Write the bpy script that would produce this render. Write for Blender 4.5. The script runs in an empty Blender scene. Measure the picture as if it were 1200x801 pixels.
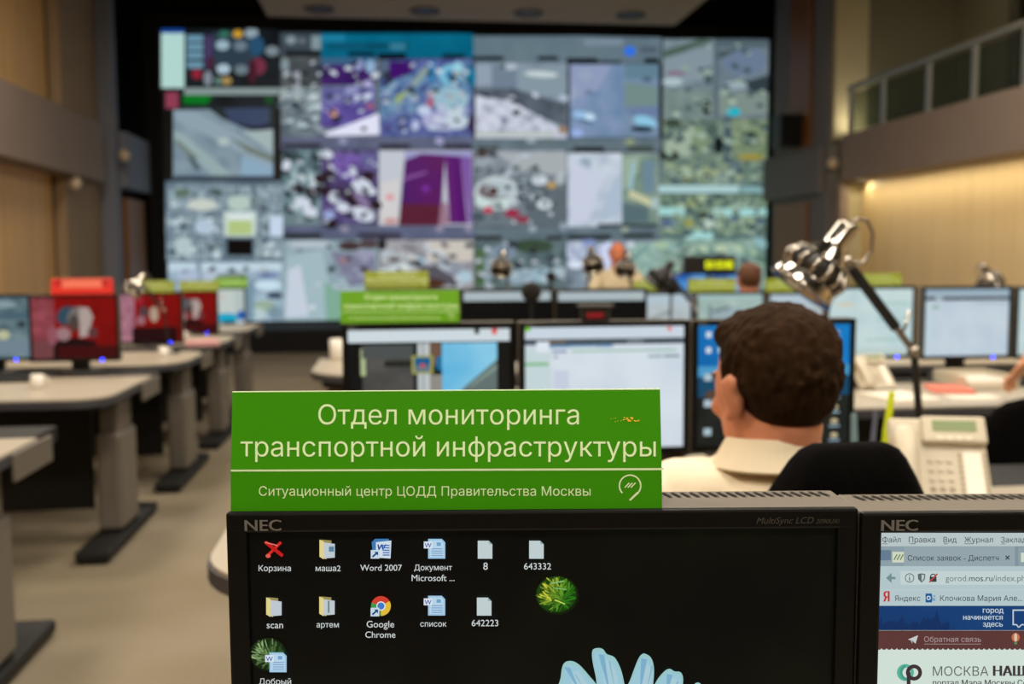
import bpy, bmesh, math, random
from mathutils import Vector, Matrix
random.seed(7)
R = math.radians
C = bpy.context.scene.collection
SC = bpy.context.scene

# ------------------------------------------------------------------ camera
FPX = 35 / 36 * 1200
YAW, PITCH, ROLL = R(6.8), R(4.9), R(0.33)
EYE = Vector((0, 0, 1.34))
FWD = Vector((math.sin(YAW) * math.cos(PITCH), math.cos(YAW) * math.cos(PITCH), -math.sin(PITCH)))
_r = Vector((math.cos(YAW), -math.sin(YAW), 0)); _u = _r.cross(FWD)
UP = _u * math.cos(ROLL) + _r * math.sin(ROLL)
RT = _r * math.cos(ROLL) - _u * math.sin(ROLL)
cd = bpy.data.cameras.new('camera'); cam = bpy.data.objects.new('camera', cd); C.objects.link(cam)
cam.matrix_world = Matrix(((RT.x, UP.x, -FWD.x, EYE.x), (RT.y, UP.y, -FWD.y, EYE.y), (RT.z, UP.z, -FWD.z, EYE.z), (0, 0, 0, 1)))
cd.lens = 35; cd.sensor_width = 36; cd.sensor_fit = 'HORIZONTAL'; cd.clip_start = 0.02; cd.clip_end = 100
cd.dof.use_dof = True; cd.dof.focus_distance = 0.69; cd.dof.aperture_fstop = 6.3; cd.dof.aperture_blades = 0
SC.camera = cam
vs = SC.view_settings
vs.view_transform = 'Standard'; vs.look = 'None'; vs.exposure = 0.0; vs.gamma = 1.0; vs.use_curve_mapping = False
w = bpy.data.worlds.new('dim_room_air'); SC.world = w; w.use_nodes = True
w.node_tree.nodes['Background'].inputs[0].default_value = (0.9, 0.85, 0.75, 1)
w.node_tree.nodes['Background'].inputs[1].default_value = 0.01

LIGHT_W = 92            # watts of each ceiling lamp
LIGHT_COL = (1.0, 0.90, 0.76)

def area(name, loc, size, power, col=LIGHT_COL, rot=(0, 0, 0), sy=None, spread=180):
    l = bpy.data.lights.new(name, 'AREA'); l.energy = power; l.color = col; l.size = size
    l.spread = R(spread)
    if sy: l.shape = 'RECTANGLE'; l.size_y = sy
    o = bpy.data.objects.new(name, l); C.objects.link(o); o.location = loc; o.rotation_euler = rot
    return o

# ------------------------------------------------------------------ points seen from the camera stand
def ray(px, py): return FWD + RT * ((px - 600) / FPX) + UP * ((400.5 - py) / FPX)
def at(px, py, d): return EYE + ray(px, py) * d
def at_y(px, py, Y): d = ray(px, py); return EYE + d * (Y / d.y)
def at_z(px, py, Z): d = ray(px, py); return EYE + d * ((Z - EYE.z) / d.z)
def on_plane(px, py, M, p0, n):
    Mi = M.inverted(); o = Mi @ EYE; d = Mi.to_3x3() @ ray(px, py)
    return o + d * ((Vector(p0) - o).dot(n) / d.dot(n))

# ------------------------------------------------------------------ materials
def lin(c):
    return tuple(((x / 255) / 12.92 if x / 255 <= 0.04045 else ((x / 255 + 0.055) / 1.055) ** 2.4) for x in c) + (1,)
_M = {}
def mat(name, c, rough=0.5, metal=0.0, var=0.0, scale=20.0, bump=0.0, spec=0.5, stretch=None):
    if name in _M: return _M[name]
    m = bpy.data.materials.new(name); m.use_nodes = True; nt = m.node_tree; b = nt.nodes['Principled BSDF']
    b.inputs['Base Color'].default_value = lin(c); b.inputs['Roughness'].default_value = rough
    b.inputs['Metallic'].default_value = metal; b.inputs['Specular IOR Level'].default_value = spec
    if var or bump:
        tc = nt.nodes.new('ShaderNodeTexCoord'); n = nt.nodes.new('ShaderNodeTexNoise')
        n.inputs['Scale'].default_value = scale; n.inputs['Detail'].default_value = 4
        if stretch:
            mp = nt.nodes.new('ShaderNodeMapping'); mp.inputs['Scale'].default_value = stretch
            nt.links.new(tc.outputs['Object'], mp.inputs[0]); nt.links.new(mp.outputs[0], n.inputs[0])
        else: nt.links.new(tc.outputs['Object'], n.inputs[0])
        if var:
            cr = nt.nodes.new('ShaderNodeValToRGB'); l = lin(c)
            cr.color_ramp.elements[0].position = 0.3; cr.color_ramp.elements[1].position = 0.7
            cr.color_ramp.elements[0].color = tuple(x * (1 - var) for x in l[:3]) + (1,)
            cr.color_ramp.elements[1].color = tuple(min(1, x * (1 + var)) for x in l[:3]) + (1,)
            nt.links.new(n.outputs[0], cr.inputs[0]); nt.links.new(cr.outputs[0], b.inputs['Base Color'])
        if bump:
            bp = nt.nodes.new('ShaderNodeBump'); bp.inputs['Strength'].default_value = bump; bp.inputs['Distance'].default_value = 0.01
            nt.links.new(n.outputs[0], bp.inputs['Height']); nt.links.new(bp.outputs[0], b.inputs['Normal'])
    _M[name] = m; return m

def emi(c, s=1.0):
    key = 'glow_%d_%d_%d_%.2f' % (*c, s)
    if key in _M: return _M[key]
    m = bpy.data.materials.new(key); m.use_nodes = True; b = m.node_tree.nodes['Principled BSDF']
    b.inputs['Base Color'].default_value = (0.004, 0.004, 0.004, 1); b.inputs['Roughness'].default_value = 0.3
    b.inputs['Specular IOR Level'].default_value = 0.12
    b.inputs['Emission Color'].default_value = lin(c); b.inputs['Emission Strength'].default_value = s
    _M[key] = m; return m

def feed(name, cols, scale=3.0, s=1.0, contrast=(0.35, 0.65), stretch=(1, 1, 1), kind='noise', detail=3):
    """picture shown on a lit display: a mottled image between a few colours"""
    if name in _M: return _M[name]
    m = bpy.data.materials.new(name); m.use_nodes = True; nt = m.node_tree; b = nt.nodes['Principled BSDF']
    b.inputs['Base Color'].default_value = (0.004, 0.004, 0.004, 1); b.inputs['Roughness'].default_value = 0.3
    b.inputs['Specular IOR Level'].default_value = 0.12
    tc = nt.nodes.new('ShaderNodeTexCoord'); mp = nt.nodes.new('ShaderNodeMapping')
    mp.inputs['Scale'].default_value = stretch; mp.inputs['Location'].default_value = (random.random() * 9, 0, random.random() * 9)
    nt.links.new(tc.outputs['Object'], mp.inputs[0])
    if kind == 'cells':
        n = nt.nodes.new('ShaderNodeTexVoronoi'); n.feature = 'SMOOTH_F1'; out = n.outputs['Color']
        n.inputs['Scale'].default_value = scale
    else:
        n = nt.nodes.new('ShaderNodeTexNoise'); n.inputs['Scale'].default_value = scale; n.inputs['Detail'].default_value = detail; out = n.outputs[0]
    nt.links.new(mp.outputs[0], n.inputs['Vector'])
    cr = nt.nodes.new('ShaderNodeValToRGB'); el = cr.color_ramp.elements
    k = len(cols)
    for i, c in enumerate(cols):
        p = contrast[0] + (contrast[1] - contrast[0]) * i / (k - 1)
        e = el[i] if i < 2 else el.new(p)
        e.position = p; e.color = lin(c)
    nt.links.new(out, cr.inputs[0]); nt.links.new(cr.outputs[0], b.inputs['Emission Color'])
    b.inputs['Emission Strength'].default_value = s
    _M[name] = m; return m

# ------------------------------------------------------------------ mesh builder
class MB:
    def __init__(s): s.v = []; s.f = []; s.mi = []; s.sm = []; s.mats = []
    def add(s, verts, faces, m, M=None, smooth=False):
        o = len(s.v)
        s.v += [tuple(M @ Vector(v)) if M else tuple(v) for v in verts]
        if m not in s.mats: s.mats.append(m)
        k = s.mats.index(m)
        for f in faces:
            s.f.append([i + o for i in f]); s.mi.append(k); s.sm.append(smooth)
        return s
    def box(s, c, d, m, bev=0.0, M=None, seg=2):
        bm = bmesh.new(); bmesh.ops.create_cube(bm, size=1)
        for v in bm.verts: v.co = Vector((v.co.x * d[0], v.co.y * d[1], v.co.z * d[2]))
        if bev: bmesh.ops.bevel(bm, geom=bm.edges[:], offset=bev, segments=seg, affect='EDGES', profile=0.5)
        for v in bm.verts: v.co += Vector(c)
        bm.verts.index_update()
        s.add([v.co[:] for v in bm.verts], [[v.index for v in f.verts] for f in bm.faces], m, M, False); bm.free(); return s
    def tube(s, p0, p1, r0, m, r1=None, n=16, caps=True, M=None):
        p0, p1 = Vector(p0), Vector(p1); r1 = r0 if r1 is None else r1
        d = (p1 - p0).normalized(); a = d.orthogonal().normalized(); b = d.cross(a)
        vs_ = []; fs = []
        for p, r in ((p0, r0), (p1, r1)):
            for i in range(n):
                t = 2 * math.pi * i / n; vs_.append(p + a * (r * math.cos(t)) + b * (r * math.sin(t)))
        for i in range(n): fs.append([i, (i + 1) % n, n + (i + 1) % n, n + i])
        s.add(vs_, fs, m, M, True)
        if caps:
            s.add(vs_[:n], [list(range(n))[::-1]], m, M); s.add(vs_[n:], [list(range(n))], m, M)
        return s
    def path(s, pts, r, m, n=10, M=None, closed=False):
        pts = [Vector(p) for p in pts]; k = len(pts); vs_ = []; fs = []
        prev = None
        for i, p in enumerate(pts):
            d = (pts[(i + 1) % k] - pts[i - 1]) if closed else (pts[min(i + 1, k - 1)] - pts[max(i - 1, 0)])
            d.normalize()
            a = d.orthogonal().normalized() if prev is None else (prev - d * prev.dot(d)).normalized()
            prev = a; b = d.cross(a); rr = r[i] if isinstance(r, (list, tuple)) else r
            for j in range(n):
                t = 2 * math.pi * j / n; vs_.append(p + a * (rr * math.cos(t)) + b * (rr * math.sin(t)))
        for i in range(k if closed else k - 1):
            for j in range(n):
                q = (i + 1) % k; fs.append([i * n + j, i * n + (j + 1) % n, q * n + (j + 1) % n, q * n + j])
        if not closed: fs.append(list(range(n))[::-1]); fs.append([(k - 1) * n + j for j in range(n)])
        return s.add(vs_, fs, m, M, True)
    def lathe(s, prof, m, n=32, M=None, smooth=True):
        vs_ = []; fs = []
        for r, z in prof:
            for i in range(n): t = 2 * math.pi * i / n; vs_.append((r * math.cos(t), r * math.sin(t), z))
        for k in range(len(prof) - 1):
            for i in range(n): fs.append([k * n + i, k * n + (i + 1) % n, (k + 1) * n + (i + 1) % n, (k + 1) * n + i])
        return s.add(vs_, fs, m, M, smooth)
    def ell(s, c, r, m, M=None, n=20, k=12):
        vs_ = [(c[0], c[1], c[2] - r[2])]; fs = []
        for i in range(1, k):
            t = math.pi * i / k
            for j in range(n):
                q = 2 * math.pi * j / n
                vs_.append((c[0] + r[0] * math.sin(t) * math.cos(q), c[1] + r[1] * math.sin(t) * math.sin(q), c[2] - r[2] * math.cos(t)))
        vs_.append((c[0], c[1], c[2] + r[2])); L = len(vs_) - 1
        for j in range(n): fs.append([0, 1 + (j + 1) % n, 1 + j]); fs.append([L, L - n + j, L - n + (j + 1) % n])
        for i in range(k - 2):
            for j in range(n):
                a = 1 + i * n; fs.append([a + j, a + (j + 1) % n, a + n + (j + 1) % n, a + n + j])
        return s.add(vs_, fs, m, M, True)
    def prism(s, poly, z0, z1, m, M=None, smooth=False):
        n = len(poly); vs_ = [(x, y, z0) for x, y in poly] + [(x, y, z1) for x, y in poly]
        fs = [list(range(n))[::-1], list(range(n, 2 * n))] + [[i, (i + 1) % n, n + (i + 1) % n, n + i] for i in range(n)]
        return s.add(vs_, fs, m, M, smooth)
    def mesh(s, name):
        me = bpy.data.meshes.new(name); me.from_pydata(s.v, [], s.f)
        for m in s.mats: me.materials.append(m)
        me.polygons.foreach_set('material_index', s.mi); me.polygons.foreach_set('use_smooth', s.sm); me.update()
        return me
    def build(s, name, parent=None, loc=None):
        return link(name, s.mesh(name), parent, loc)

def link(name, me, parent=None, loc=None):
    o = bpy.data.objects.new(name, me); C.objects.link(o)
    if parent: o.parent = parent
    if loc: o.location = loc
    return o
def tag(o, label, cat, group=None, kind=None):
    if label: o['label'] = label
    if cat: o['category'] = cat
    if group: o['group'] = group
    if kind: o['kind'] = kind
    return o
def thing(name, label, cat, loc=(0, 0, 0), rz=0.0, group=None):
    o = bpy.data.objects.new(name, None); C.objects.link(o); o.empty_display_size = 0.05
    o.location = loc; o.rotation_euler = (0, 0, rz); return tag(o, label, cat, group)
def struct(name, mb):
    o = mb.build(name); o['kind'] = 'structure'; return o
def copy_tree(o, parent=None):
    c = o.copy(); C.objects.link(c)
    if parent: c.parent = parent
    for ch in list(o.children): copy_tree(ch, c)
    return c
def dup(o, label, loc, rz=0.0, scale=None):
    c = copy_tree(o); c.location = loc; c.rotation_euler = (0, 0, rz); c['label'] = label
    if scale: c.scale = scale
    return c

_T = {}
def text_geo(body, weight=0.0, slant=0.0):
    key = (body, weight, slant)
    if key in _T: return _T[key]
    cu = bpy.data.curves.new('lettering', 'FONT'); cu.body = body; cu.size = 1; cu.offset = weight; cu.shear = slant; cu.resolution_u = 4; cu.fill_mode = 'NONE'
    o = bpy.data.objects.new('lettering', cu); C.objects.link(o)
    bpy.context.view_layer.update()
    me = bpy.data.meshes.new_from_object(o.evaluated_get(bpy.context.evaluated_depsgraph_get()))
    co = [v.co.copy() for v in me.vertices]; nb = {}
    for ed in me.edges:
        i, j = ed.vertices; nb.setdefault(i, []).append(j); nb.setdefault(j, []).append(i)
    bpy.data.objects.remove(o); bpy.data.curves.remove(cu); bpy.data.meshes.remove(me)
    loops, seen = [], set()
    for s0 in nb:                                   # each outline of each letter
        if s0 in seen: continue
        lp, cur, prev = [], s0, None
        while cur not in seen:
            seen.add(cur); lp.append(cur); nx = [k for k in nb[cur] if k != prev and k not in seen]
            if not nx: break
            prev, cur = cur, nx[0]
        if len(lp) > 2: loops.append([co[k] for k in lp])
    def sarea(l): return sum(l[i - 1].x * l[i].y - l[i].x * l[i - 1].y for i in range(len(l))) / 2
    def inside(p, l):
        c = False
        for i in range(len(l)):
            u, v = l[i - 1], l[i]
            if (u.y > p.y) != (v.y > p.y) and p.x < (v.x - u.x) * (p.y - u.y) / (v.y - u.y) + u.x: c = not c
        return c
    def untangle(l):                                # an outline that crosses itself becomes several that do not
        n = len(l); cuts = {i: [] for i in range(n)}; k = 0
        for i in range(n):
            a, b_ = l[i], l[(i + 1) % n]; ax0, ax1, ay0, ay1 = min(a.x, b_.x), max(a.x, b_.x), min(a.y, b_.y), max(a.y, b_.y)
            for j in range(i + 2, n):
                if i == 0 and j == n - 1: continue
                c, d = l[j], l[(j + 1) % n]
                if max(c.x, d.x) < ax0 or min(c.x, d.x) > ax1 or max(c.y, d.y) < ay0 or min(c.y, d.y) > ay1: continue
                den = (b_.x - a.x) * (d.y - c.y) - (b_.y - a.y) * (d.x - c.x)
                if abs(den) < 1e-12: continue
                t = ((c.x - a.x) * (d.y - c.y) - (c.y - a.y) * (d.x - c.x)) / den; u = ((c.x - a.x) * (b_.y - a.y) - (c.y - a.y) * (b_.x - a.x)) / den
                if 1e-6 < t < 1 - 1e-6 and 1e-6 < u < 1 - 1e-6:
                    p = a.lerp(b_, t); cuts[i].append((t, ('x', k), p)); cuts[j].append((u, ('x', k), p)); k += 1
        if not k: return [l]
        seq = []
        for i in range(n): seq.append((i, l[i])); seq += [(q[1], q[2]) for q in sorted(cuts[i], key=lambda q: q[0])]
        out, st, pos = [], [], {}
        for key_, p in seq:
            if key_ in pos:
                s_ = pos[key_]; out.append([q[1] for q in st[s_:]])
                for q in st[s_ + 1:]: pos.pop(q[0], None)
                del st[s_ + 1:]
            else: pos[key_] = len(st); st.append((key_, p))
        out.append([q[1] for q in st])
        return [o_ for o_ in out if len(o_) > 2 and abs(sarea(o_)) > 1e-7]
    loops = [q for l in loops for q in untangle(l)]
    loops.sort(key=lambda l: -abs(sarea(l)))
    outer, holes = [], {}
    for i, l in enumerate(loops):                   # an outline lying wholly inside a bigger one is a counter
        host = [j for j in outer if sarea(l) * sarea(loops[j]) < 0 and sum(inside(p, loops[j]) for p in l) > .6 * len(l)]
        if host: holes.setdefault(host[-1], []).append(l)
        else: outer.append(i)
    vv, ff = [], []
    from mathutils.geometry import tessellate_polygon
    for i in outer:
        grp = [loops[i]] + holes.get(i, []); off = len(vv)
        vv += [(p.x, p.y) for l in grp for p in l]
        ff += [[off + k for k in t] for t in tessellate_polygon(grp)]
    x0 = min(v[0] for v in vv); x1 = max(v[0] for v in vv)
    vv = [((x - x0) / (x1 - x0), y / (x1 - x0)) for x, y in vv]
    _T[key] = (vv, ff); return _T[key]

class Pic:
    """a flat lit picture; to(px,py) gives a point on it, nrm points to the viewer, each mark lies a hair above the last"""
    def __init__(s, to, nrm, step=0.00012): s.mb = MB(); s.to = to; s.n = Vector(nrm); s.step = step; s.off = 0.0
    def _put(s, pts, faces, m):
        s.mb.add([s.to(x, y) + s.n * s.off for x, y in pts], faces, m); s.off += s.step
    def _m(s, c): return emi(c) if isinstance(c, tuple) else c
    def p(s, pts, c): s._put(pts, [list(range(len(pts)))], s._m(c))
    def r(s, x0, y0, x1, y1, c): s.p([(x0, y1), (x1, y1), (x1, y0), (x0, y0)], c)
    def e(s, x, y, rx, ry, c, a=0, n=14):
        ca, sa = math.cos(R(a)), math.sin(R(a)); pts = []
        for i in range(n):
            t = 2 * math.pi * i / n; u, v = rx * math.cos(t), ry * math.sin(t)
            pts.append((x + u * ca - v * sa, y + u * sa + v * ca))
        s.p(pts, c)
    def blob(s, pts, c, k=5):
        n = len(pts); out = []
        for i in range(n):
            p0, p1, p2, p3 = (Vector(pts[(i + j) % n]) for j in (-1, 0, 1, 2))
            for q in range(k):
                t = q / k; v = .5 * ((2 * p1) + (p2 - p0) * t + (2 * p0 - 5 * p1 + 4 * p2 - p3) * t * t + (3 * p1 - p0 - 3 * p2 + p3) * t ** 3); out.append((v.x, v.y))
        s.p(out, c)
    def ring(s, x, y, r0, r1, c, a0=0, a1=360, n=24):
        pts = []; fs = []
        for i in range(n + 1):
            t = R(a0 + (a1 - a0) * i / n)
            pts += [(x + r0 * math.cos(t), y + r0 * math.sin(t)), (x + r1 * math.cos(t), y + r1 * math.sin(t))]
        for i in range(n): fs.append([2 * i, 2 * i + 1, 2 * i + 3, 2 * i + 2])
        s._put(pts, fs, s._m(c))
    def line(s, x0, y0, x1, y1, wd, c):
        d = Vector((x1 - x0, y1 - y0)).normalized() * wd / 2
        s.p([(x0 - d.y, y0 + d.x), (x1 - d.y, y1 + d.x), (x1 + d.y, y1 - d.x), (x0 + d.y, y0 - d.x)], c)
    def text(s, body, x0, x1, base, c, weight=0.0, slant=0.0, asp=1.0):
        vv, ff = text_geo(body, weight, slant); wd = x1 - x0
        hgt = max(y for x, y in vv) * wd * asp; bw = hgt * weight * 2.2 if weight > .009 else 0
        for dx in ((-bw, 0, bw) if bw else (0,)): s._put([(x0 + x * wd + dx, base - y * wd * asp) for x, y in vv], ff, s._m(c))
    def cars(s, x0, y0, x1, y1, n, cols, sz, a=0, flat=0.55, rnd=None):
        rnd = rnd or random
        for i in range(n):
            k = rnd.uniform(0.6, 1.3) * sz
            s.e(rnd.uniform(x0, x1), rnd.uniform(y0, y1), k, k * flat, rnd.choice(cols), a + rnd.uniform(-15, 15), 8)

# ------------------------------------------------------------------ room materials
m_tan = mat('tan_wood_panel', (214, 170, 106), 0.55, var=0.10, scale=1.2, stretch=(6, 6, 0.4))
m_beam = mat('grey_brown_plaster', (140, 124, 112), 0.8, var=0.04, scale=3)
m_pillar = mat('grey_pillar_paint', (152, 128, 98), 0.8, var=0.04, scale=3)
m_slate = mat('slate_blue_paint', (122, 126, 138), 0.8, var=0.04, scale=3)
m_black = mat('matt_black_wall', (9, 9, 10), 0.9)
m_cream = mat('cream_plaster', (182, 172, 140), 0.8, var=0.03, scale=3)
m_olive = mat('olive_grey_wall', (112, 110, 90), 0.85, var=0.08, scale=1.0)
m_ceil = mat('grey_ceiling_tile', (168, 158, 140), 0.9, var=0.03, scale=2)
def carpet():
    m = mat('beige_carpet', (130, 119, 99), 0.95, var=0.12, scale=90, bump=0.3); nt = m.node_tree
    b = nt.nodes['Principled BSDF']; cr = [n for n in nt.nodes if n.type == 'VALTORGB'][0]
    n2 = nt.nodes.new('ShaderNodeTexNoise'); n2.inputs['Scale'].default_value = 1.1; n2.inputs['Detail'].default_value = 2
    tc = [n for n in nt.nodes if n.type == 'TEX_COORD'][0]; nt.links.new(tc.outputs['Object'], n2.inputs[0])
    c2 = nt.nodes.new('ShaderNodeValToRGB'); c2.color_ramp.elements[0].color = (0.88, 0.86, 0.80, 1); c2.color_ramp.elements[1].color = (1.08, 1.08, 1.12, 1)
    c2.color_ramp.elements[0].position = 0.35; c2.color_ramp.elements[1].position = 0.65
    mx = nt.nodes.new('ShaderNodeMix'); mx.data_type = 'RGBA'; mx.blend_type = 'MULTIPLY'; mx.inputs[0].default_value = 1
    nt.links.new(n2.outputs[0], c2.inputs[0]); nt.links.new(cr.outputs[0], mx.inputs[6]); nt.links.new(c2.outputs[0], mx.inputs[7])
    nt.links.new(mx.outputs[2], b.inputs['Base Color']); return m
m_carpet = carpet()

# ------------------------------------------------------------------ the room shell
X0, X1, Y0, Y1, ZT = -4.1, 7.7, -3.0, 16.6, 5.6
struct('floor', MB().box(((X0 + X1) / 2, (Y0 + Y1) / 2, -0.05), (X1 - X0 + .6, Y1 - Y0 + .6, 0.1), m_carpet))
struct('ceiling', MB().box(((X0 + X1) / 2, (Y0 + Y1) / 2, ZT + .05), (X1 - X0 + .6, Y1 - Y0 + .6, 0.1), m_black))
b = MB(); b.box((X0 - .1, (Y0 + 12.8) / 2, ZT / 2), (.2, 12.8 - Y0, ZT), m_tan)
b.box((X0 - .1, 14.7, ZT / 2), (.2, 3.8, ZT), m_black); struct('wall_left', b)
b = MB()
b.box((6.6, (Y0 + 13.1) / 2, 1.25), (.4, 13.1 - Y0, 2.5), mat('light_tan_wood_panel', (226, 200, 152), .55, var=.06, scale=1.2, stretch=(6, 6, .4))); struct('wall_right', b)
b = MB(); b.box((X1 + .1, (Y0 + 13.1) / 2, 4.2), (.2, 13.1 - Y0, 2.8), m_olive)
for y, ww in ((11.0, 1.3), (8.2, 1.6), (5.0, 1.6)):
    b.box((X1 - .01, y, 4.15), (.04, ww, 2.0), mat('dark_gallery_glass', (22, 20, 20), 0.25), .005)
    b.box((X1 - .02, y + ww / 2 + .12, 4.15), (.06, .16, 2.1), mat('gallery_post_paint', (74, 70, 58), .8), .005)
b.box((X1 - .03, 10, 5.25), (.1, 6, .12), mat('gallery_post_paint', (74, 70, 58), .8), .01)
struct('wall_gallery', b)
struct('wall_front', MB().box(((X0 + X1) / 2, Y1 + .1, ZT / 2), (X1 - X0 + .6, .2, ZT), m_black))
struct('wall_back', MB().box(((X0 + X1) / 2, Y0 - .1, ZT / 2), (X1 - X0 + .6, .2, ZT), mat('back_wall_paint', (120, 110, 95), .9)))
# balcony bands, pillars and side recesses
struct('beam_left', MB().box((-3.95, (Y0 + 14.0) / 2, 2.74), (.3, 14.0 - Y0, .76), m_beam, .01))
struct('beam_right', MB().box((6.82, (Y0 + 12.9) / 2, 2.63), (1.64, 12.9 - Y0, .62), m_beam, .01))
b = MB(); b.box((-4.03, 13.6, ZT / 2), (.14, 1.5, ZT), m_pillar, .01); struct('pillar_left', b)
b = MB(); b.box((-3.93, 14.5, ZT / 2), (.34, .24, ZT), m_slate, .01); struct('pillar_slate_left', b)
struct('beam_far_left', MB().box((-3.86, 15.5, 2.72), (.4, 1.8, .78), m_slate, .01))
b = MB(); b.box((6.06, 13.02, 1.16), (.12, .24, 2.32), m_beam, .008); b.box((6.85, 13.2, 1.16), (1.6, .2, 2.32), m_cream)
b.box((6.22, 13.2, 4.25), (.46, .2, 2.7), m_cream); b.box((7.08, 13.2, 4.25), (1.25, .2, 2.7), m_olive); struct('wall_niche', b)
b = MB(); b.box((6.12, 14.2, ZT / 2), (.34, 2.0, ZT), mat('dark_slate_paint', (112, 110, 108), .8), .01); struct('pillar_right', b)
struct('beam_far_right', MB().box((6.10, 14.38, 2.52), (.44, 2.1, .66), mat('dark_slate_paint', (112, 110, 108), .8), .01))
m_brown = mat('brown_door_wood', (128, 82, 40), .5, var=.1, scale=2, stretch=(5, 5, .5))
m_handle = mat('brushed_steel', (150, 150, 150), .35, 1)
d = thing('door_1', 'brown wooden door under the far left grey beam', 'door', (-3.74, 15.25, 0)); d['kind'] = 'structure'
MB().box((-.12, 0, 1.1), (.30, .95, 2.2), m_brown, .006).build('door_panel', d)
MB().tube((.03, -.38, 1.0), (.08, -.38, 1.0), .012, m_handle).tube((.08, -.38, 1.0), (.08, -.26, 1.0), .012, m_handle).build('door_handle', d)
d = thing('door_2', 'brown wooden door under the far right grey beam', 'door', (5.935, 14.40, 0)); d['kind'] = 'structure'
MB().box((0, 0, 1.05), (.06, 1.2, 2.1), m_brown, .006).build('door_panel', d)
MB().tube((-.03, -.48, 1.0), (-.08, -.48, 1.0), .012, m_handle).tube((-.08, -.48, 1.0), (-.08, -.36, 1.0), .012, m_handle).build('door_handle', d)
struct('trim_1', MB().box((5.935, 14.12, 4.22), (.05, .74, 2.7), m_brown, .005))
struct('trim_2', MB().box((-4.06, 10.3, 1.18), (.07, .09, 2.36), mat('pale_trim', (214, 196, 168), .6), .005))
for i, y in enumerate((2, 4, 6, 8)):   # recess seams of the tan panelling
    struct('trim_%d' % (i + 3), MB().box((-4.095, y, 2.8), (.02, .02, ZT), mat('panel_joint', (80, 58, 32), .8)))
# lowered ceiling in front of the display, with four recessed fittings
struct('ceiling_soffit', MB().box((1.22, 10.2, 4.8), (5.75, 8.2, .32), m_ceil, .01))
for i, px in enumerate((374, 498, 619, 739)):
    q = at_z(px, 10 + i * 2.4, 4.64)
    t = thing('recessed_downlight', 'unlit dark downlight in grey soffit, %s from the left' % ('first', 'second', 'third', 'fourth')[i], 'ceiling light', (q.x, q.y, 4.64), 0, 'downlights in the soffit')
    MB().lathe([(.17, 0), (.20, 0), (.205, -.02), (.17, -.025), (.165, 0)], mat('downlight_trim', (70, 64, 56), .6)).build('trim_ring', t)
    MB().lathe([(.166, -.004), (.10, -.006), (.0, -.006)], mat('downlight_dark', (16, 15, 14), .4)).build('diffuser', t)
# ceiling lamps above the frame that light the desks and the sign
LAMPS = [(-1.2, -1.7), (1.6, -1.9), (-2.4, 1.2), (-2.4, 5.0), (-2.4, 8.5), (0.9, 0.6), (0.9, 3.8), (0.9, 7.2), (4.2, 1.2), (4.2, 4.6), (4.2, 8.0)]  # first two, behind the camera, are added to brighten the sign front
for i, (x, y) in enumerate(LAMPS):
    z = 4.55 if (-1.6 < x < 4.0 and y > 6.1) else 4.95
    t = thing('unseen_ceiling_light', 'unseen square warm ceiling light above the room', 'ceiling light', (x, y, z), 0, 'square ceiling lights')
    MB().box((0, 0, .035), (1.0, 1.0, .06), mat('lamp_housing', (200, 200, 195), .5), .01).tube((0, 0, .06), (0, 0, ZT - z), .012, mat('lamp_housing', (200, 200, 195), .5)).build('housing', t)
    MB().box((0, 0, .002), (.94, .94, .006), emi((255, 232, 196), 1.5)).build('diffuser', t)
    l = area('unseen_ceiling_light_beam', (x, y, z - .012), .92, LIGHT_W)
# warm strip lights: under the right balcony, behind its rail and above the left band
area('balcony_strip_light', (6.15, 7.0, 2.29), .12, 42, (1.0, .84, .54), (0, R(-8), 0), 11.6)
area('balcony_niche_light', (6.3, 12.9, 2.30), .12, 1.0, (1.0, .9, .6), (R(-20), 0, 0), .1)
area('gallery_uplight', (6.22, 12.85, 2.98), .12, 3.0, (1.0, .9, .66), (R(168), 0, 0), .1)
area('gallery_light', (6.9, 9.0, 5.4), .5, 22, (1.0, .86, .62), (0, 0, 0), 6)

# ------------------------------------------------------------------ the video wall
VY = 16.0
def wall_pt(px, py): return at_y(px, py, VY) - Vector((0, VY, 0))
def mid(a, c, t): return tuple(int(a[i] + (c[i] - a[i]) * t) for i in range(3))
vw = thing('video_wall', 'huge lit video wall of traffic camera views across the far end', 'video wall', (0, VY, 0))
b = MB(); xl, xr, zb, zt = -3.47, 6.16, .353, 4.84
for c_, d_ in ((((xl + xr) / 2, .2, zb - .12), (xr - xl + .5, .5, .24)), (((xl + xr) / 2, .2, zt + .10), (xr - xl + .5, .5, .2)),
               ((xl - .12, .2, (zb + zt) / 2), (.24, .5, zt - zb)), ((xr + .12, .2, (zb + zt) / 2), (.24, .5, zt - zb))):
    b.box(c_, d_, m_black, .01)
b.build('frame', vw)
MB().box(((xl + xr) / 2, .09, (zb + zt) / 2), (xr - xl, .1, zt - zb), mat('display_backing', (14, 18, 22), .5)).build('backing_panel', vw)
struct('plinth', MB().box((1.4, 15.2, .16), (10.0, 1.8, .32), m_black, .01))

def tile(x0, y0, x1, y1, base, draw=None, speck=0, light=(206, 216, 226), dark=(30, 38, 46)):
    q = Pic(wall_pt, (0, -1, 0), 0.0012)
    q.r(x0, y0, x1, y1, base)
    if draw: draw(q)
    for k in range(speck):
        s = rng.uniform(1.6, 4.2); q.e(rng.uniform(x0 + 4, x1 - 4), rng.uniform(y0 + 4, y1 - 4), s * 1.4, s * .8, mid(light, dark, 1) if k % 2 else mid(light, dark, rng.uniform(0, .3)), rng.uniform(-40, 40), 7)
    o = q.mb.build('camera_view', vw); return o
rng = random.Random(3)
W_, G1, G2, DK = (214, 226, 234), (150, 168, 178), (92, 108, 118), (30, 38, 44)
rng = random.Random(3)
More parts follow.
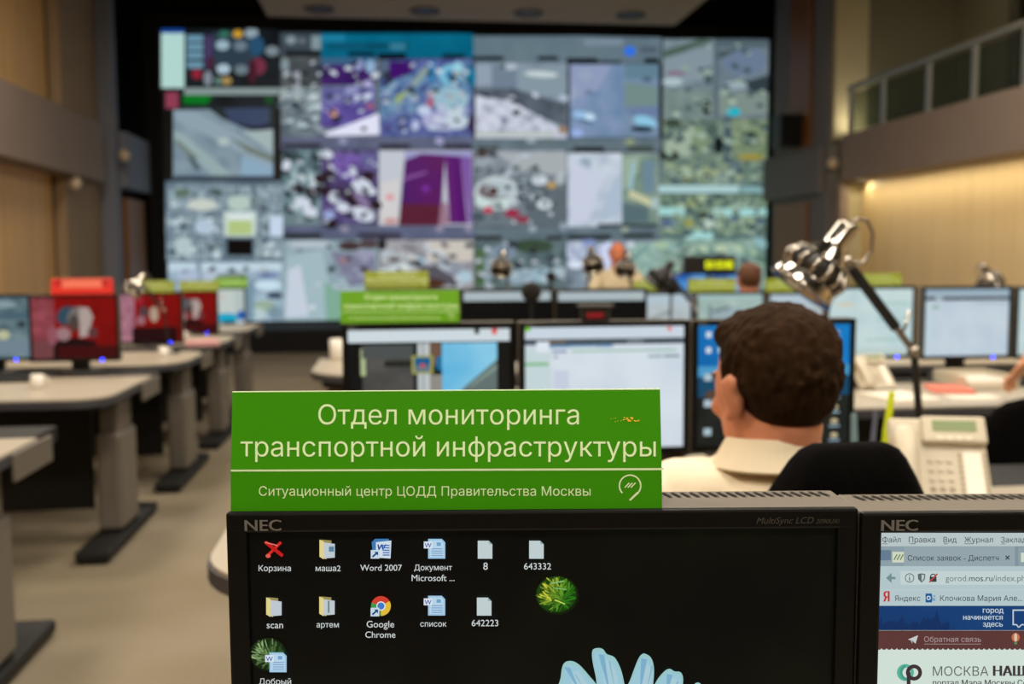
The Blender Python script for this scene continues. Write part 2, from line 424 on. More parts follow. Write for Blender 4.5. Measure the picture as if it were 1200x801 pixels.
# -- left column: control page
def d(q):
    q.r(189, 38, 216, 103, (176, 212, 206)); q.r(189, 34, 216, 39, (20, 70, 150))
    for y in (41, 51, 61, 72): q.r(219, y, 238, y + 8, (104, 146, 168))
    q.r(240, 42, 249, 80, (70, 56, 96)); q.r(250, 38, 300, 80, (44, 60, 74))
    for x, y, c in ((261, 53, (150, 176, 190)), (282, 54, (104, 122, 134)), (262, 81, (168, 190, 204)), (283, 82, (104, 122, 130)), (319, 60, (120, 134, 142)), (295, 39, (140, 160, 170))): q.e(x, y, 8, 6, c)
    q.e(279, 40, 6, 4.5, (198, 152, 44)); q.e(263, 40, 6, 4, (50, 110, 90)); q.e(301, 54, 9, 12, (36, 78, 108)); q.e(303, 78, 9, 10, (112, 44, 66))
    q.e(296, 84, 5, 15, (66, 22, 38)); q.e(231, 87, 6, 6, (140, 34, 54)); q.e(244, 92, 5, 9, (126, 134, 146)); q.e(247, 74, 4, 8, (70, 30, 50)); q.e(256, 95, 5, 5, (84, 118, 110)); q.e(266, 95, 6, 5, (160, 134, 80))
tile(188, 34, 327, 102, feed('page_dark', [(14, 18, 22), (26, 34, 40)], 2), d)
def d(q):
    q.r(216, 103, 327, 111, (132, 148, 148)); q.r(194, 108, 209, 127, (140, 60, 82)); q.r(215, 111, 243, 122, (0, 112, 30)); q.p([(243, 111), (250, 111), (243, 122)], (0, 100, 30))
    q.r(311, 113, 320, 121, (6, 74, 30))
tile(192, 103, 327, 128, feed('page_dark', [(14, 18, 22), (26, 34, 40)], 2), d)
def d(q):
    q.p([(203, 129), (245, 128), (262, 140), (300, 153), (322, 148), (322, 126), (203, 126)], (34, 44, 44))
    q.p([(262, 127), (316, 126), (316, 144), (298, 149), (270, 143)], (52, 66, 94)); q.p([(266, 142), (298, 148), (320, 146), (320, 151), (296, 154)], (20, 26, 50))
    q.p([(203, 129), (232, 132), (284, 160), (320, 186), (320, 200), (300, 188), (206, 140)], (140, 160, 172))
    q.p([(204, 152), (214, 156), (276, 208), (254, 208), (204, 166)], (146, 168, 170)); q.p([(268, 160), (320, 184), (320, 190), (290, 178)], (104, 116, 104)); q.p([(284, 154), (320, 152), (320, 180)], (158, 176, 178))
    q.p([(206, 162), (234, 186), (224, 186), (206, 168)], (110, 122, 116)); q.p([(218, 182), (228, 186), (236, 198), (230, 200)], (70, 88, 98)); q.p([(284, 182), (320, 196), (320, 208), (282, 206)], (136, 166, 188)); q.e(262, 166, 7, 5, (172, 186, 186)); q.r(204, 206, 320, 210, (50, 62, 80))
tile(203, 127, 320, 210, feed('road_view', [(112, 132, 146), (136, 156, 168)], 3), d)
def d(q):
    for x0, y0, x1, y1, k in ((196, 218, 262, 248, 0), (264, 218, 332, 248, 1), (195, 249, 228, 277, 2), (230, 249, 260, 277, 0), (297, 249, 332, 277, 1), (196, 279, 232, 304, 2), (234, 279, 262, 304, 1), (300, 279, 332, 304, 0)):
        q.r(x0, y0, x1, y1, feed('sub_view_%d' % k, [(84, 102, 114), (126, 146, 158), (162, 182, 188)], 9 + k * 2))
        q.cars(x0 + 4, y0 + 8, x1 - 5, y1 - 4, 6, [(186, 202, 210), (206, 222, 226), (70, 84, 94), (120, 136, 140)], 5, rnd=rng)
    q.e(238, 240, 18, 7, (196, 204, 196)); q.e(281, 238, 14, 9, (178, 198, 190)); q.e(215, 226, 10, 5, (92, 112, 96)); q.e(255, 226, 8, 3, (60, 76, 68)); q.e(241, 266, 12, 9, (176, 196, 214)); q.e(216, 288, 10, 11, (176, 196, 198))
    q.r(263, 248, 301, 277, (196, 212, 206)); q.r(268, 258, 296, 275, (176, 196, 130)); q.r(269, 251, 297, 258, (214, 226, 226)); q.r(267, 280, 297, 299, (5, 6, 6)); q.r(317, 253, 332, 277, (196, 212, 232))
tile(194, 212, 333, 305, feed('mosaic', [(84, 104, 118), (110, 130, 142)], 3), d)
def d(q):
    q.r(197, 308, 330, 317, (190, 212, 224)); q.r(230, 306, 236, 330, (130, 150, 166)); q.e(220, 322, 14, 8, (168, 184, 206)); q.e(250, 322, 12, 8, (176, 190, 208)); q.e(278, 323, 14, 5, (150, 164, 168))
    q.r(254, 322, 290, 332, (96, 122, 70)); q.e(314, 334, 16, 6, (196, 222, 234)); q.e(314, 322, 12, 5, (120, 138, 176)); q.e(322, 346, 10, 4, (50, 66, 86)); q.e(310, 358, 14, 6, (150, 172, 150)); q.e(300, 368, 12, 8, (178, 200, 204)); q.r(288, 330, 298, 375, (118, 146, 164)); q.e(322, 366, 8, 8, (120, 146, 160))
tile(197, 306, 331, 376, feed('bottom_left_view', [(128, 152, 172), (166, 190, 206)], 4), d, 16, (196, 212, 216), (50, 64, 72))
# -- top strip
def d(q):
    q.e(341, 47, 6, 5, (130, 146, 152)); q.e(354, 48, 5, 3, (100, 114, 118)); q.r(365, 42, 376, 58, (126, 146, 152)); q.r(334, 60, 376, 66, (14, 18, 20))
tile(328, 38, 376, 67, feed('top_strip_grey', [(56, 66, 76), (66, 78, 86)], 3), d)
def d(q):
    q.r(376, 40, 404, 49, (26, 122, 156)); q.r(384, 50, 480, 59, (10, 82, 108)); q.r(457, 51, 475, 58, (56, 122, 146)); q.r(408, 61, 440, 66, (4, 30, 42)); q.r(443, 62, 476, 70, (6, 20, 34)); q.r(518, 63, 545, 69, (6, 40, 52)); q.r(430, 52, 452, 55, (8, 60, 80))
tile(376, 39, 555, 68, feed('top_strip_teal', [(2, 92, 122), (6, 104, 134)], 2), d)
def d(q):
    q.r(553, 66, 590, 71, (18, 22, 26)); q.r(630, 66, 654, 71, (26, 32, 36)); q.r(664, 68, 700, 74, (16, 20, 24)); q.r(700, 71, 728, 74, (40, 50, 56)); q.e(738, 60, 7, 6, (46, 112, 226)); q.r(685, 46, 730, 53, (120, 138, 152)); q.r(750, 55, 770, 62, (78, 92, 104)); q.r(755, 68, 772, 74, (22, 28, 32))
tile(555, 42, 775, 74, feed('top_strip_slate', [(92, 112, 124), (102, 122, 132)], 2), d)
# -- first row of camera views
def d(q):
    q.r(329, 66, 376, 104, feed('grey_building', [(62, 68, 72), (88, 94, 96)], 3)); q.r(376, 68, 440, 76, (60, 96, 130)); q.r(376, 76, 440, 100, feed('violet_dark', [(44, 22, 84), (64, 30, 104)], 3))
    q.r(344, 84, 352, 112, (150, 156, 164)); q.e(334, 76, 5, 8, (128, 144, 152)); q.e(420, 76, 6, 7, (140, 150, 190)); q.e(434, 78, 6, 8, (140, 172, 206)); q.e(431, 99, 6, 5, (170, 170, 210))
    q.r(328, 103, 376, 120, (150, 164, 166)); q.r(376, 102, 440, 128, feed('violet_mid', [(82, 84, 140), (116, 116, 170)], 5)); q.r(376, 122, 440, 150, feed('violet_road', [(70, 56, 130), (98, 84, 160)], 4))
    q.cars(330, 106, 374, 156, 26, [(176, 196, 200), (196, 212, 216), (96, 116, 126), (70, 88, 98), (140, 156, 160)], 5.5, -20, rnd=rng)
    q.e(425, 114, 12, 5, (196, 206, 230), -14); q.e(412, 106, 9, 5, (140, 146, 190), -20); q.e(391, 133, 5, 5, (200, 150, 130)); q.e(434, 125, 5, 4, (150, 90, 120)); q.e(393, 141, 5, 4, (52, 24, 80)); q.cars(378, 104, 438, 124, 8, [(140, 146, 190), (70, 66, 120), (110, 110, 166)], 5, -15, rnd=rng)
    q.p([(380, 157), (444, 133), (445, 158), (384, 160)], (222, 224, 244))
tile(329, 68, 444, 160, feed('view_a', [(80, 92, 104), (120, 134, 140)], 5), d, 34)
def d(q):
    q.r(445, 68, 456, 92, (84, 100, 126)); q.p([(456, 72), (484, 72), (486, 88), (478, 95), (456, 94)], (62, 16, 104))
    q.p([(445, 100), (490, 82), (553, 70), (553, 120), (500, 128), (445, 140)], feed('traffic_blue', [(62, 88, 140), (96, 130, 168), (130, 168, 190)], 6))
    q.p([(460, 122), (498, 78), (504, 80), (470, 122)], (140, 160, 150)); q.r(502, 72, 510, 96, (50, 120, 172)); q.e(526, 88, 12, 12, (120, 186, 214)); q.e(536, 82, 6, 10, (150, 204, 220)); q.e(527, 88, 5, 6, (60, 120, 160)); q.e(552, 90, 6, 12, (20, 116, 150))
    q.cars(448, 98, 500, 154, 26, [(120, 136, 180), (150, 160, 200), (66, 62, 120), (96, 110, 160), (80, 90, 150)], 5, -35, rnd=rng); q.e(468, 114, 7, 3, (150, 172, 100), -40)
    q.e(507, 112, 7, 6, (160, 96, 130)); q.e(504, 122, 5, 4, (170, 80, 110)); q.e(528, 118, 20, 16, (148, 186, 200)); q.e(520, 142, 26, 12, (168, 170, 206)); q.e(536, 138, 14, 14, (188, 204, 216)); q.e(497, 130, 8, 6, (190, 204, 230)); q.e(487, 147, 5, 6, (176, 186, 224)); q.cars(505, 108, 548, 152, 14, [(190, 206, 220), (150, 150, 196), (176, 190, 210), (110, 130, 170)], 5, 0, rnd=rng); q.e(552, 146, 4, 12, (50, 30, 70))
tile(445, 69, 554, 160, feed('view_b', [(60, 72, 130), (98, 112, 168)], 6), d, 40)
def d(q):
    q.r(557, 75, 576, 100, (144, 158, 176)); q.r(576, 76, 606, 104, (112, 128, 146)); q.r(606, 78, 662, 112, (132, 150, 162)); q.e(634, 87, 20, 3.5, (196, 210, 212), 3); q.e(598, 78, 8, 4, (176, 186, 200))
    q.p([(558, 104), (600, 103), (664, 122), (664, 148), (620, 134), (558, 114)], feed('dark_road', [(70, 80, 92), (92, 102, 114)], 4)); q.p([(557, 112), (596, 118), (640, 140), (664, 156), (664, 162), (557, 162)], feed('car_park', [(136, 140, 158), (186, 192, 210), (206, 212, 226)], 7, contrast=(.3, .62)))
    q.cars(558, 122, 630, 158, 14, [(110, 118, 140), (214, 218, 232)], 3.5, 20, rnd=rng); q.e(659, 152, 5, 5, (150, 120, 96)); q.e(660, 115, 6, 4, (170, 184, 204)); q.r(557, 154, 650, 161, (184, 192, 192))
tile(557, 72, 665, 162, feed('view_c', [(112, 128, 142), (138, 154, 166)], 4), d, 10)
def d(q):
    q.r(668, 76, 730, 160, feed('blue_road', [(104, 132, 166), (118, 142, 174), (132, 148, 184)], 3)); q.p([(668, 76), (716, 76), (700, 106), (668, 118)], (142, 154, 186)); q.e(686, 88, 8, 6, (150, 162, 188)); q.e(690, 108, 5, 3, (100, 124, 150)); q.p([(668, 112), (672, 100), (676, 104), (670, 126)], (150, 166, 190))
    q.e(684, 136, 14, 5, (150, 190, 226), 14); q.e(691, 137, 6, 4, (196, 222, 240)); q.e(676, 156, 7, 5, (150, 176, 226)); q.e(686, 142, 10, 2, (70, 96, 130), 14)
    q.r(731, 76, 771, 92, (96, 128, 144)); q.p([(732, 96), (771, 102), (771, 124), (748, 130), (732, 126)], (112, 138, 136)); q.p([(732, 126), (771, 124), (771, 136), (740, 136)], (104, 124, 160)); q.e(756, 143, 14, 7, (140, 196, 224), 18); q.e(752, 151, 14, 4, (40, 56, 74)); q.e(758, 93, 6, 3, (70, 96, 112))
tile(668, 75, 772, 161, feed('view_d', [(104, 130, 158), (124, 146, 170)], 3), d)
def d(q):
    q.r(331, 168, 376, 173, (24, 30, 32)); q.r(444, 169, 480, 174, (20, 22, 32)); q.r(520, 169, 553, 174, (30, 30, 42))
    for x, c in ((402, (140, 146, 176)), (515, (160, 160, 200))): q.e(x, 165, 5, 4, c)
tile(329, 160, 555, 175, feed('caption_bar', [(82, 90, 114), (96, 102, 130)], 3), d)
def d(q):
    q.r(560, 172, 584, 176, (40, 36, 36)); q.r(672, 172, 708, 177, (24, 30, 36)); q.r(735, 171, 765, 176, (60, 72, 60)); q.e(738, 166, 6, 4, (140, 152, 120)); q.e(622, 165, 6, 3, (150, 164, 172)); q.r(628, 163, 650, 168, (96, 110, 116))
tile(555, 162, 775, 177, feed('caption_bar_slate', [(88, 106, 116), (104, 120, 130)], 3), d)
# -- second row
def d(q):
    q.r(331, 176, 376, 262, feed('cars_teal', [(60, 84, 92), (96, 124, 130), (140, 164, 170)], 8)); q.r(376, 176, 443, 262, feed('cars_violet', [(46, 30, 58), (70, 58, 104), (110, 96, 150)], 6))
    q.p([(392, 180), (424, 182), (416, 214), (404, 212), (388, 198)], (112, 88, 164)); q.p([(330, 246), (376, 252), (376, 264), (330, 264)], (104, 126, 132)); q.p([(420, 176), (443, 180), (443, 200), (426, 200)], (96, 90, 144))
    q.cars(333, 180, 376, 252, 24, [(170, 192, 198), (140, 164, 172), (50, 70, 78), (40, 56, 62), (196, 210, 214)], 6, 25, rnd=rng)
    for x, y, rx, ry in ((355, 237, 10, 6), (364, 248, 9, 6), (336, 194, 5, 7), (402, 243, 8, 6), (425, 251, 15, 8), (424, 218, 12, 9), (384, 181, 7, 5), (392, 231, 7, 7), (432, 223, 10, 5)): q.e(x, y, rx, ry, (204, 212, 226), 18)
    for x, y in ((386, 206), (380, 224), (414, 236), (432, 206), (388, 262), (408, 228), (440, 240), (376, 210), (366, 226), (350, 222)): q.e(x, y, 8, 6, (36, 20, 34), 20)
    q.e(386, 252, 7, 5, (150, 166, 210)); q.e(424, 234, 14, 5, (130, 112, 150), 45)
tile(331, 176, 444, 264, feed('view_e', [(50, 60, 76), (92, 104, 124)], 6), d, 44)
def d(q):
    q.p([(444, 176), (476, 178), (468, 264), (444, 264)], (190, 196, 206)); q.p([(446, 214), (468, 210), (466, 262), (446, 262)], (206, 204, 204)); q.p([(474, 188), (494, 180), (522, 180), (516, 264), (467, 264)], feed('violet_bus', [(66, 18, 100), (84, 18, 96), (92, 24, 60)], .8, contrast=(.3, .7)))
    q.p([(470, 238), (516, 240), (514, 264), (467, 264)], (86, 26, 50)); q.p([(521, 182), (540, 180), (548, 262), (527, 262)], (92, 22, 108)); q.p([(540, 180), (553, 182), (553, 262), (549, 262)], (120, 84, 160)); q.p([(530, 184), (536, 184), (544, 262), (538, 262)], (78, 8, 104)); q.p([(517, 236), (524, 238), (527, 262), (514, 264)], (150, 116, 134))
    q.p([(472, 208), (500, 200), (500, 203), (472, 212)], (130, 80, 150)); q.e(499, 221, 5, 4, (116, 40, 150)); q.e(457, 231, 5, 4, (214, 150, 160)); q.e(458, 259, 9, 4, (196, 150, 150)); q.p([(474, 178), (553, 177), (553, 184), (494, 180), (474, 188)], (150, 150, 196))
tile(444, 176, 554, 264, feed('view_f', [(170, 174, 190), (196, 200, 210)], 2), d)
def d(q):
    q.r(556, 176, 662, 196, feed('wet_street', [(120, 130, 140), (150, 160, 168)], 4)); q.p([(580, 178), (664, 178), (664, 206), (610, 200)], (164, 172, 176)); q.e(565, 180, 8, 4, (60, 50, 44)); q.p([(604, 206), (664, 222), (664, 264), (622, 264)], (92, 104, 112)); q.p([(556, 250), (604, 236), (622, 264), (556, 264)], (104, 116, 124))
    q.e(582, 226, 27, 20, (188, 200, 204)); q.e(576, 236, 20, 9, (196, 216, 214)); q.e(580, 224, 20, 10, (110, 100, 106)); q.e(586, 222, 16, 9, (170, 186, 190)); q.e(578, 224, 6, 5, (80, 50, 56)); q.e(572, 246, 6, 4, (190, 60, 84)); q.e(600, 250, 9, 5, (150, 40, 70)); q.e(612, 257, 8, 4, (140, 44, 70)); q.e(560, 254, 8, 6, (70, 84, 92))
    q.e(632, 211, 9, 6, (204, 214, 222)); q.e(638, 239, 9, 6, (214, 224, 228)); q.e(628, 230, 8, 5, (170, 184, 190)); q.e(646, 217, 6, 4, (180, 150, 90)); q.e(601, 198, 8, 6, (150, 160, 172)); q.e(656, 210, 6, 6, (170, 180, 186)); q.cars(600, 196, 660, 250, 12, [(70, 84, 94), (120, 134, 144), (84, 98, 108), (150, 162, 170)], 5, 30, rnd=rng)
tile(556, 177, 663, 265, feed('view_g', [(98, 110, 120), (128, 138, 146)], 5), d, 40)
def d(q):
    q.r(665, 179, 729, 264, feed('snowy_street', [(170, 182, 200), (190, 202, 216), (206, 214, 226)], 4)); q.e(686, 192, 7, 8, (150, 168, 184)); q.p([(668, 186), (706, 206), (690, 260), (668, 262)], (196, 204, 222)); q.p([(700, 262), (720, 206), (729, 214), (729, 250)], (170, 188, 206)); q.r(729, 180, 771, 264, feed('park_view', [(104, 128, 120), (130, 152, 136)], 4))
    q.p([(730, 184), (750, 182), (746, 204), (730, 224)], (150, 172, 152)); q.p([(738, 222), (768, 236), (766, 244), (736, 230)], (196, 198, 160)); q.r(754, 188, 766, 226, (106, 134, 150)); q.p([(729, 236), (760, 244), (760, 260), (729, 262)], (84, 108, 114)); q.e(767, 238, 5, 7, (166, 190, 190)); q.p([(740, 190), (745, 190), (741, 222), (736, 222)], (150, 186, 196)); q.r(700, 262, 771, 266, (40, 52, 58))
tile(665, 179, 772, 266, feed('view_h', [(160, 176, 190), (180, 194, 206)], 4), d)
def d(q):
    q.r(331, 273, 376, 279, (34, 42, 46)); q.r(420, 273, 470, 278, (40, 34, 48))
    for x in (404, 515, 549): q.e(x, 268, 5, 4, (140, 136, 160))
tile(329, 264, 555, 280, feed('caption_bar', [(82, 90, 114), (96, 102, 130)], 3), d)
def d(q):
    q.r(556, 276, 588, 281, (26, 30, 30)); q.r(640, 276, 660, 281, (40, 46, 46)); q.r(664, 275, 716, 281, (26, 34, 38)); q.r(730, 273, 766, 279, (44, 54, 54)); q.e(624, 268, 5, 4, (150, 164, 176)); q.e(732, 268, 5, 4, (150, 166, 150)); q.e(660, 265, 5, 5, (140, 154, 170))
tile(555, 266, 775, 282, feed('caption_bar_slate', [(88, 106, 116), (104, 120, 130)], 3), d)
# -- third row, mostly behind the desks
def d(q):
    q.p([(336, 300), (378, 292), (394, 376), (334, 376)], (160, 184, 192)); q.p([(338, 316), (352, 310), (362, 370), (334, 372)], (196, 206, 220)); q.p([(380, 330), (402, 344), (402, 376), (382, 376)], (126, 170, 150)); q.e(364, 286, 26, 5, (178, 190, 200)); q.p([(386, 294), (440, 300), (440, 330), (410, 336)], (120, 122, 146)); q.e(410, 288, 14, 6, (66, 50, 52)); q.e(432, 286, 12, 6, (78, 66, 70)); q.e(403, 305, 6, 4, (150, 120, 130)); q.e(424, 318, 8, 7, (50, 40, 46)); q.e(426, 298, 14, 5, (150, 150, 176)); q.cars(376, 296, 440, 330, 8, [(130, 136, 160), (96, 94, 120), (150, 156, 180)], 6, 10, rnd=rng)
tile(331, 281, 443, 377, feed('view_i', [(128, 150, 160), (156, 178, 186)], 3), d, 10)
def d(q):
    q.r(500, 282, 554, 306, (200, 194, 186)); q.e(460, 302, 14, 8, (176, 184, 188)); q.p([(444, 316), (476, 308), (490, 326), (444, 330)], (206, 218, 222)); q.e(488, 306, 10, 6, (150, 184, 200)); q.e(462, 304, 8, 3, (90, 70, 70)); q.e(512, 322, 22, 10, (84, 82, 92), 20); q.e(530, 314, 20, 8, (140, 146, 160), 25); q.e(545, 324, 9, 7, (170, 196, 210)); q.e(506, 332, 16, 6, (74, 46, 34)); q.e(448, 286, 5, 8, (36, 30, 34)); q.cars(448, 284, 552, 330, 12, [(206, 206, 206), (120, 120, 130), (176, 186, 196), (90, 86, 92)], 6, 15, rnd=rng)
tile(444, 281, 555, 377, feed('view_j', [(128, 128, 136), (176, 176, 180)], 5), d, 40)
def d(q):
    q.r(557, 292, 568, 335, (74, 102, 66)); q.e(624, 288, 24, 8, (56, 74, 58)); q.e(590, 296, 16, 10, (120, 136, 152)); q.r(568, 290, 578, 335, (140, 158, 170)); q.e(632, 322, 16, 10, (150, 178, 190)); q.e(655, 318, 8, 6, (170, 190, 200)); q.e(605, 324, 14, 10, (140, 162, 176)); q.cars(568, 292, 660, 334, 16, [(70, 88, 84), (140, 160, 172), (96, 114, 120), (170, 188, 198)], 5, 20, rnd=rng)
tile(556, 281, 663, 377, feed('view_k', [(66, 84, 86), (98, 118, 122)], 5), d, 44)
def d(q):
    q.r(664, 282, 690, 312, feed('white_cars', [(130, 146, 170), (196, 206, 230)], 9)); q.p([(698, 290), (716, 282), (716, 330), (694, 330)], (206, 216, 244)); q.e(690, 284, 8, 5, (130, 150, 196)); q.e(675, 310, 9, 5, (214, 224, 240)); q.r(735, 284, 771, 335, feed('leafy', [(110, 146, 146), (160, 190, 176)], 8)); q.e(664, 330, 8, 8, (96, 112, 122))
tile(664, 282, 772, 377, feed('view_l', [(110, 126, 140), (140, 156, 168)], 5), d, 24)
# -- right column
def d(q):
    q.p([(778, 68), (836, 54), (836, 92), (778, 100)], (130, 146, 156)); q.p([(778, 60), (820, 46), (836, 48), (778, 68)], (72, 92, 80)); q.e(788, 96, 12, 5, (170, 190, 196)); q.r(778, 104, 836, 136, feed('verge', [(106, 126, 124), (128, 146, 140)], 4)); q.e(828, 126, 5, 9, (14, 20, 22)); q.e(830, 92, 5, 8, (70, 88, 92)); q.r(836, 50, 842, 138, (88, 104, 114)); q.e(792, 86, 12, 3, (130, 110, 130))
tile(777, 46, 839, 138, feed('view_m', [(104, 122, 132), (124, 142, 150)], 4), d, 16, (166, 188, 168), (66, 86, 90))
def d(q):
    q.e(872, 72, 26, 18, (104, 122, 146)); q.p([(842, 60), (870, 56), (842, 70)], (70, 84, 86)); q.p([(872, 96), (900, 88), (900, 108), (880, 108)], (50, 62, 68)); q.e(862, 100, 14, 5, (150, 168, 176)); q.r(842, 108, 900, 134, (124, 140, 134)); q.e(859, 131, 9, 5, (24, 176, 196)); q.r(842, 46, 900, 56, (82, 98, 106))
tile(841, 47, 901, 138, feed('view_n', [(96, 112, 124), (116, 132, 142)], 4), d, 16, (166, 188, 168), (66, 86, 90))
def d(q):
    q.p([(778, 168), (812, 146), (816, 150), (808, 186), (782, 176)], (158, 176, 156)); q.e(842, 170, 6, 10, (16, 24, 26)); q.e(786, 182, 10, 6, (30, 36, 34)); q.e(788, 144, 10, 5, (56, 70, 58)); q.e(820, 164, 10, 16, (120, 140, 110)); q.e(834, 152, 8, 8, (76, 96, 90)); q.p([(856, 140), (898, 140), (898, 186), (858, 184)], feed('trees_p', [(96, 118, 84), (140, 156, 130)], 9)); q.e(880, 184, 16, 4, (150, 140, 60)); q.e(878, 162, 10, 8, (50, 66, 60)); q.r(848, 138, 857, 190, (70, 88, 98))
tile(777, 138, 900, 188, feed('view_o', [(84, 104, 98), (128, 148, 130)], 6), d, 44, (166, 188, 168), (66, 86, 90))
def d(q):
    for x in (778, 818, 858): q.r(x, 188, x + 37, 216, feed('green_mosaic', [(74, 94, 100), (104, 126, 112), (134, 154, 128)], 9))
    q.e(826, 204, 12, 8, (140, 158, 120)); q.e(806, 208, 6, 6, (130, 130, 60)); q.e(828, 208, 5, 5, (50, 62, 66)); q.r(772, 217, 866, 226, (170, 204, 206)); q.r(868, 218, 898, 226, (130, 170, 172)); q.cars(780, 190, 896, 214, 14, [(90, 112, 130), (150, 166, 134), (110, 140, 140)], 5, 0, rnd=rng)
tile(773, 188, 900, 227, feed('view_p', [(84, 106, 112), (110, 132, 124)], 5), d, 36, (166, 188, 168), (66, 86, 90))
def d(q):
    for i, x in enumerate((772, 804, 836, 868)):
        for j, y in enumerate((228, 252)): q.r(x, y, x + 30, y + 22, feed('green_mosaic_%d' % ((i + j) % 2), [(60, 82, 90), (110, 136, 116), (150, 172, 140)], 8 + i))
    for x, y, w_ in ((772, 243, 30), (836, 244, 22), (866, 244, 32), (803, 271, 32)): q.r(x, y, x + w_, y + 9, (160, 210, 208))
    q.e(830, 262, 7, 6, (186, 206, 196)); q.e(807, 262, 5, 5, (150, 150, 70)); q.e(815, 236, 10, 6, (150, 164, 110)); q.e(784, 262, 10, 6, (84, 104, 134)); q.e(824, 252, 6, 4, (30, 40, 40)); q.cars(776, 230, 896, 272, 18, [(84, 106, 134), (160, 180, 150), (120, 150, 140), (60, 80, 84)], 5, 10, rnd=rng)
tile(772, 228, 899, 280, feed('view_q', [(70, 92, 98), (100, 124, 118)], 5), d, 44, (166, 188, 168), (66, 86, 90))
def d(q):
    q.cars(774, 284, 894, 326, 30, [(130, 164, 150), (160, 188, 160), (84, 112, 130), (140, 180, 184), (180, 200, 170), (90, 120, 110)], 8, 20, rnd=rng)
tile(771, 280, 898, 340, feed('view_r', [(96, 126, 126), (130, 160, 146), (150, 180, 170)], 5), d, 40, (166, 188, 168), (66, 86, 90))

# ------------------------------------------------------------------ desks
m_top = mat('pale_desk_laminate', (172, 162, 144), .38, var=.02, scale=8)
m_edge = mat('dark_slate_edge_band', (62, 62, 68), .5)
m_leg = mat('taupe_metal_paint', (106, 99, 90), .45, var=.03, scale=6)
m_dleg = mat('dark_metal_paint', (11, 11, 10), .6)
def desk(label, x0, x1, yf, yb, h=.75, group='sit-stand desks', rl=.2, rr=.2, legs=(1, 1), channel=.26, rb=.0):
    t = thing('sit_stand_desk', label, 'desk', ((x0 + x1) / 2, yf, 0), 0, group)
    hw, dp = (x1 - x0) / 2, yb - yf
    def outline(g):
        pts = []
        for cx, r, a0 in ((hw, rr, 270), (None, 0, 0), (-hw, rl, 180)):
            if cx is None:
                if rb:
                    for k in range(7): a = R(90 * k / 6); pts.append((hw - rb + (rb + g) * math.cos(a), dp - rb + rb * math.sin(a)))
                else: pts.append((hw + g, dp))
                pts.append((-hw - g, dp)); continue
            for k in range(9):
                a = R(a0 + 90 * k / 8); sx = 1 if cx > 0 else -1
                pts.append((cx - sx * r + (r + g) * math.cos(a), r + (r + g) * math.sin(a)))
        return pts
    MB().prism(outline(0), h - .008, h, m_top).build('tabletop', t)
    MB().prism(outline(.006), h - .04, h - .008, m_edge).build('edge_band', t)
    MB().box((0, dp + channel / 2 + .002, h - .03), (2 * hw - .04, channel, .055), m_dleg, .006).build('cable_channel', t)
    for k, sx in enumerate((-1, 1)):
        if not legs[k]: continue
        L = thing('leg', None, None); L.parent = t; L.location = (sx * (hw - .11), 0, 0)
        MB().box((0, .56, .06 + .24), (.115, .30, .46), m_leg, .02).build('lower_column', L)
        MB().box((0, .56, h - .13), (.085, .25, .2), m_leg, .015).build('upper_column', L)
        MB().box((0, .56, .035), (.15, .92, .05), m_dleg, .012).box((0, .14, .006), (.12, .06, .012), m_dleg).box((0, .98, .006), (.12, .06, .012), m_dleg).build('foot', L)
        MB().box((0, .5, h - .06), (.1, .7, .035), m_dleg, .006).build('top_bracket', L)
    MB().box((0, .66, .42), (2 * hw - .5, .025, .6), m_dleg, .004).build('modesty_panel', t)
    MB().box((hw + .012, dp - .08, h - .05), (.014, .34, .09), m_leg, .005).build('end_plate', t)
    return t
XE = -1.19
desk('pale desk at the left photo edge, nearest of the left row of desks', -2.95, XE + .01, 2.62, 3.43, group='left block of desks')
desk('pale desk holding the monitor with the red sign, left of the aisle', -2.95, XE - .03, 4.36, 5.19, group='left block of desks', rr=.16)
desk('pale desk just behind the red sign desk, left of the aisle', -2.95, XE, 5.70, 6.55, group='left block of desks', rr=.3, rb=.2)
desk('pale desk third behind the front of the left block, pink papers on it', -2.95, XE, 7.0, 7.85, group='left block of desks', rr=.3, rb=.2)
desk('farthest pale desk on the left, under the white lit monitor', -2.95, XE, 8.25, 9.1, group='left block of desks')
desk('pale dark-edged desk where the man in the white shirt sits', -.37, 2.05, 1.80, 2.33, group='right block of desks', rl=.22)
desk('long pale desk under the black monitors, behind the man in white', .15, 1.36, 3.62, 4.46, group='right block of desks')
desk('pale desk with pink folder under the bright right monitors', 1.42, 3.6, 3.62, 4.30, group='right block of desks', channel=.2)
desk('pale round-ended desk behind the second green sign', -.43, 1.6, 5.02, 5.9, group='right block of desks', rl=.3)
desk('pale desk under the small lit monitors behind the seated man', 1.66, 3.7, 5.02, 5.9, group='right block of desks')
desk('pale far desk in front of the bald man', .6, 3.6, 8.2, 8.78, group='right block of desks', channel=.08)
desk('near desk under the two big monitors in front', -.45, 1.35, .18, .80, h=.75, group='right block of desks', channel=.14)

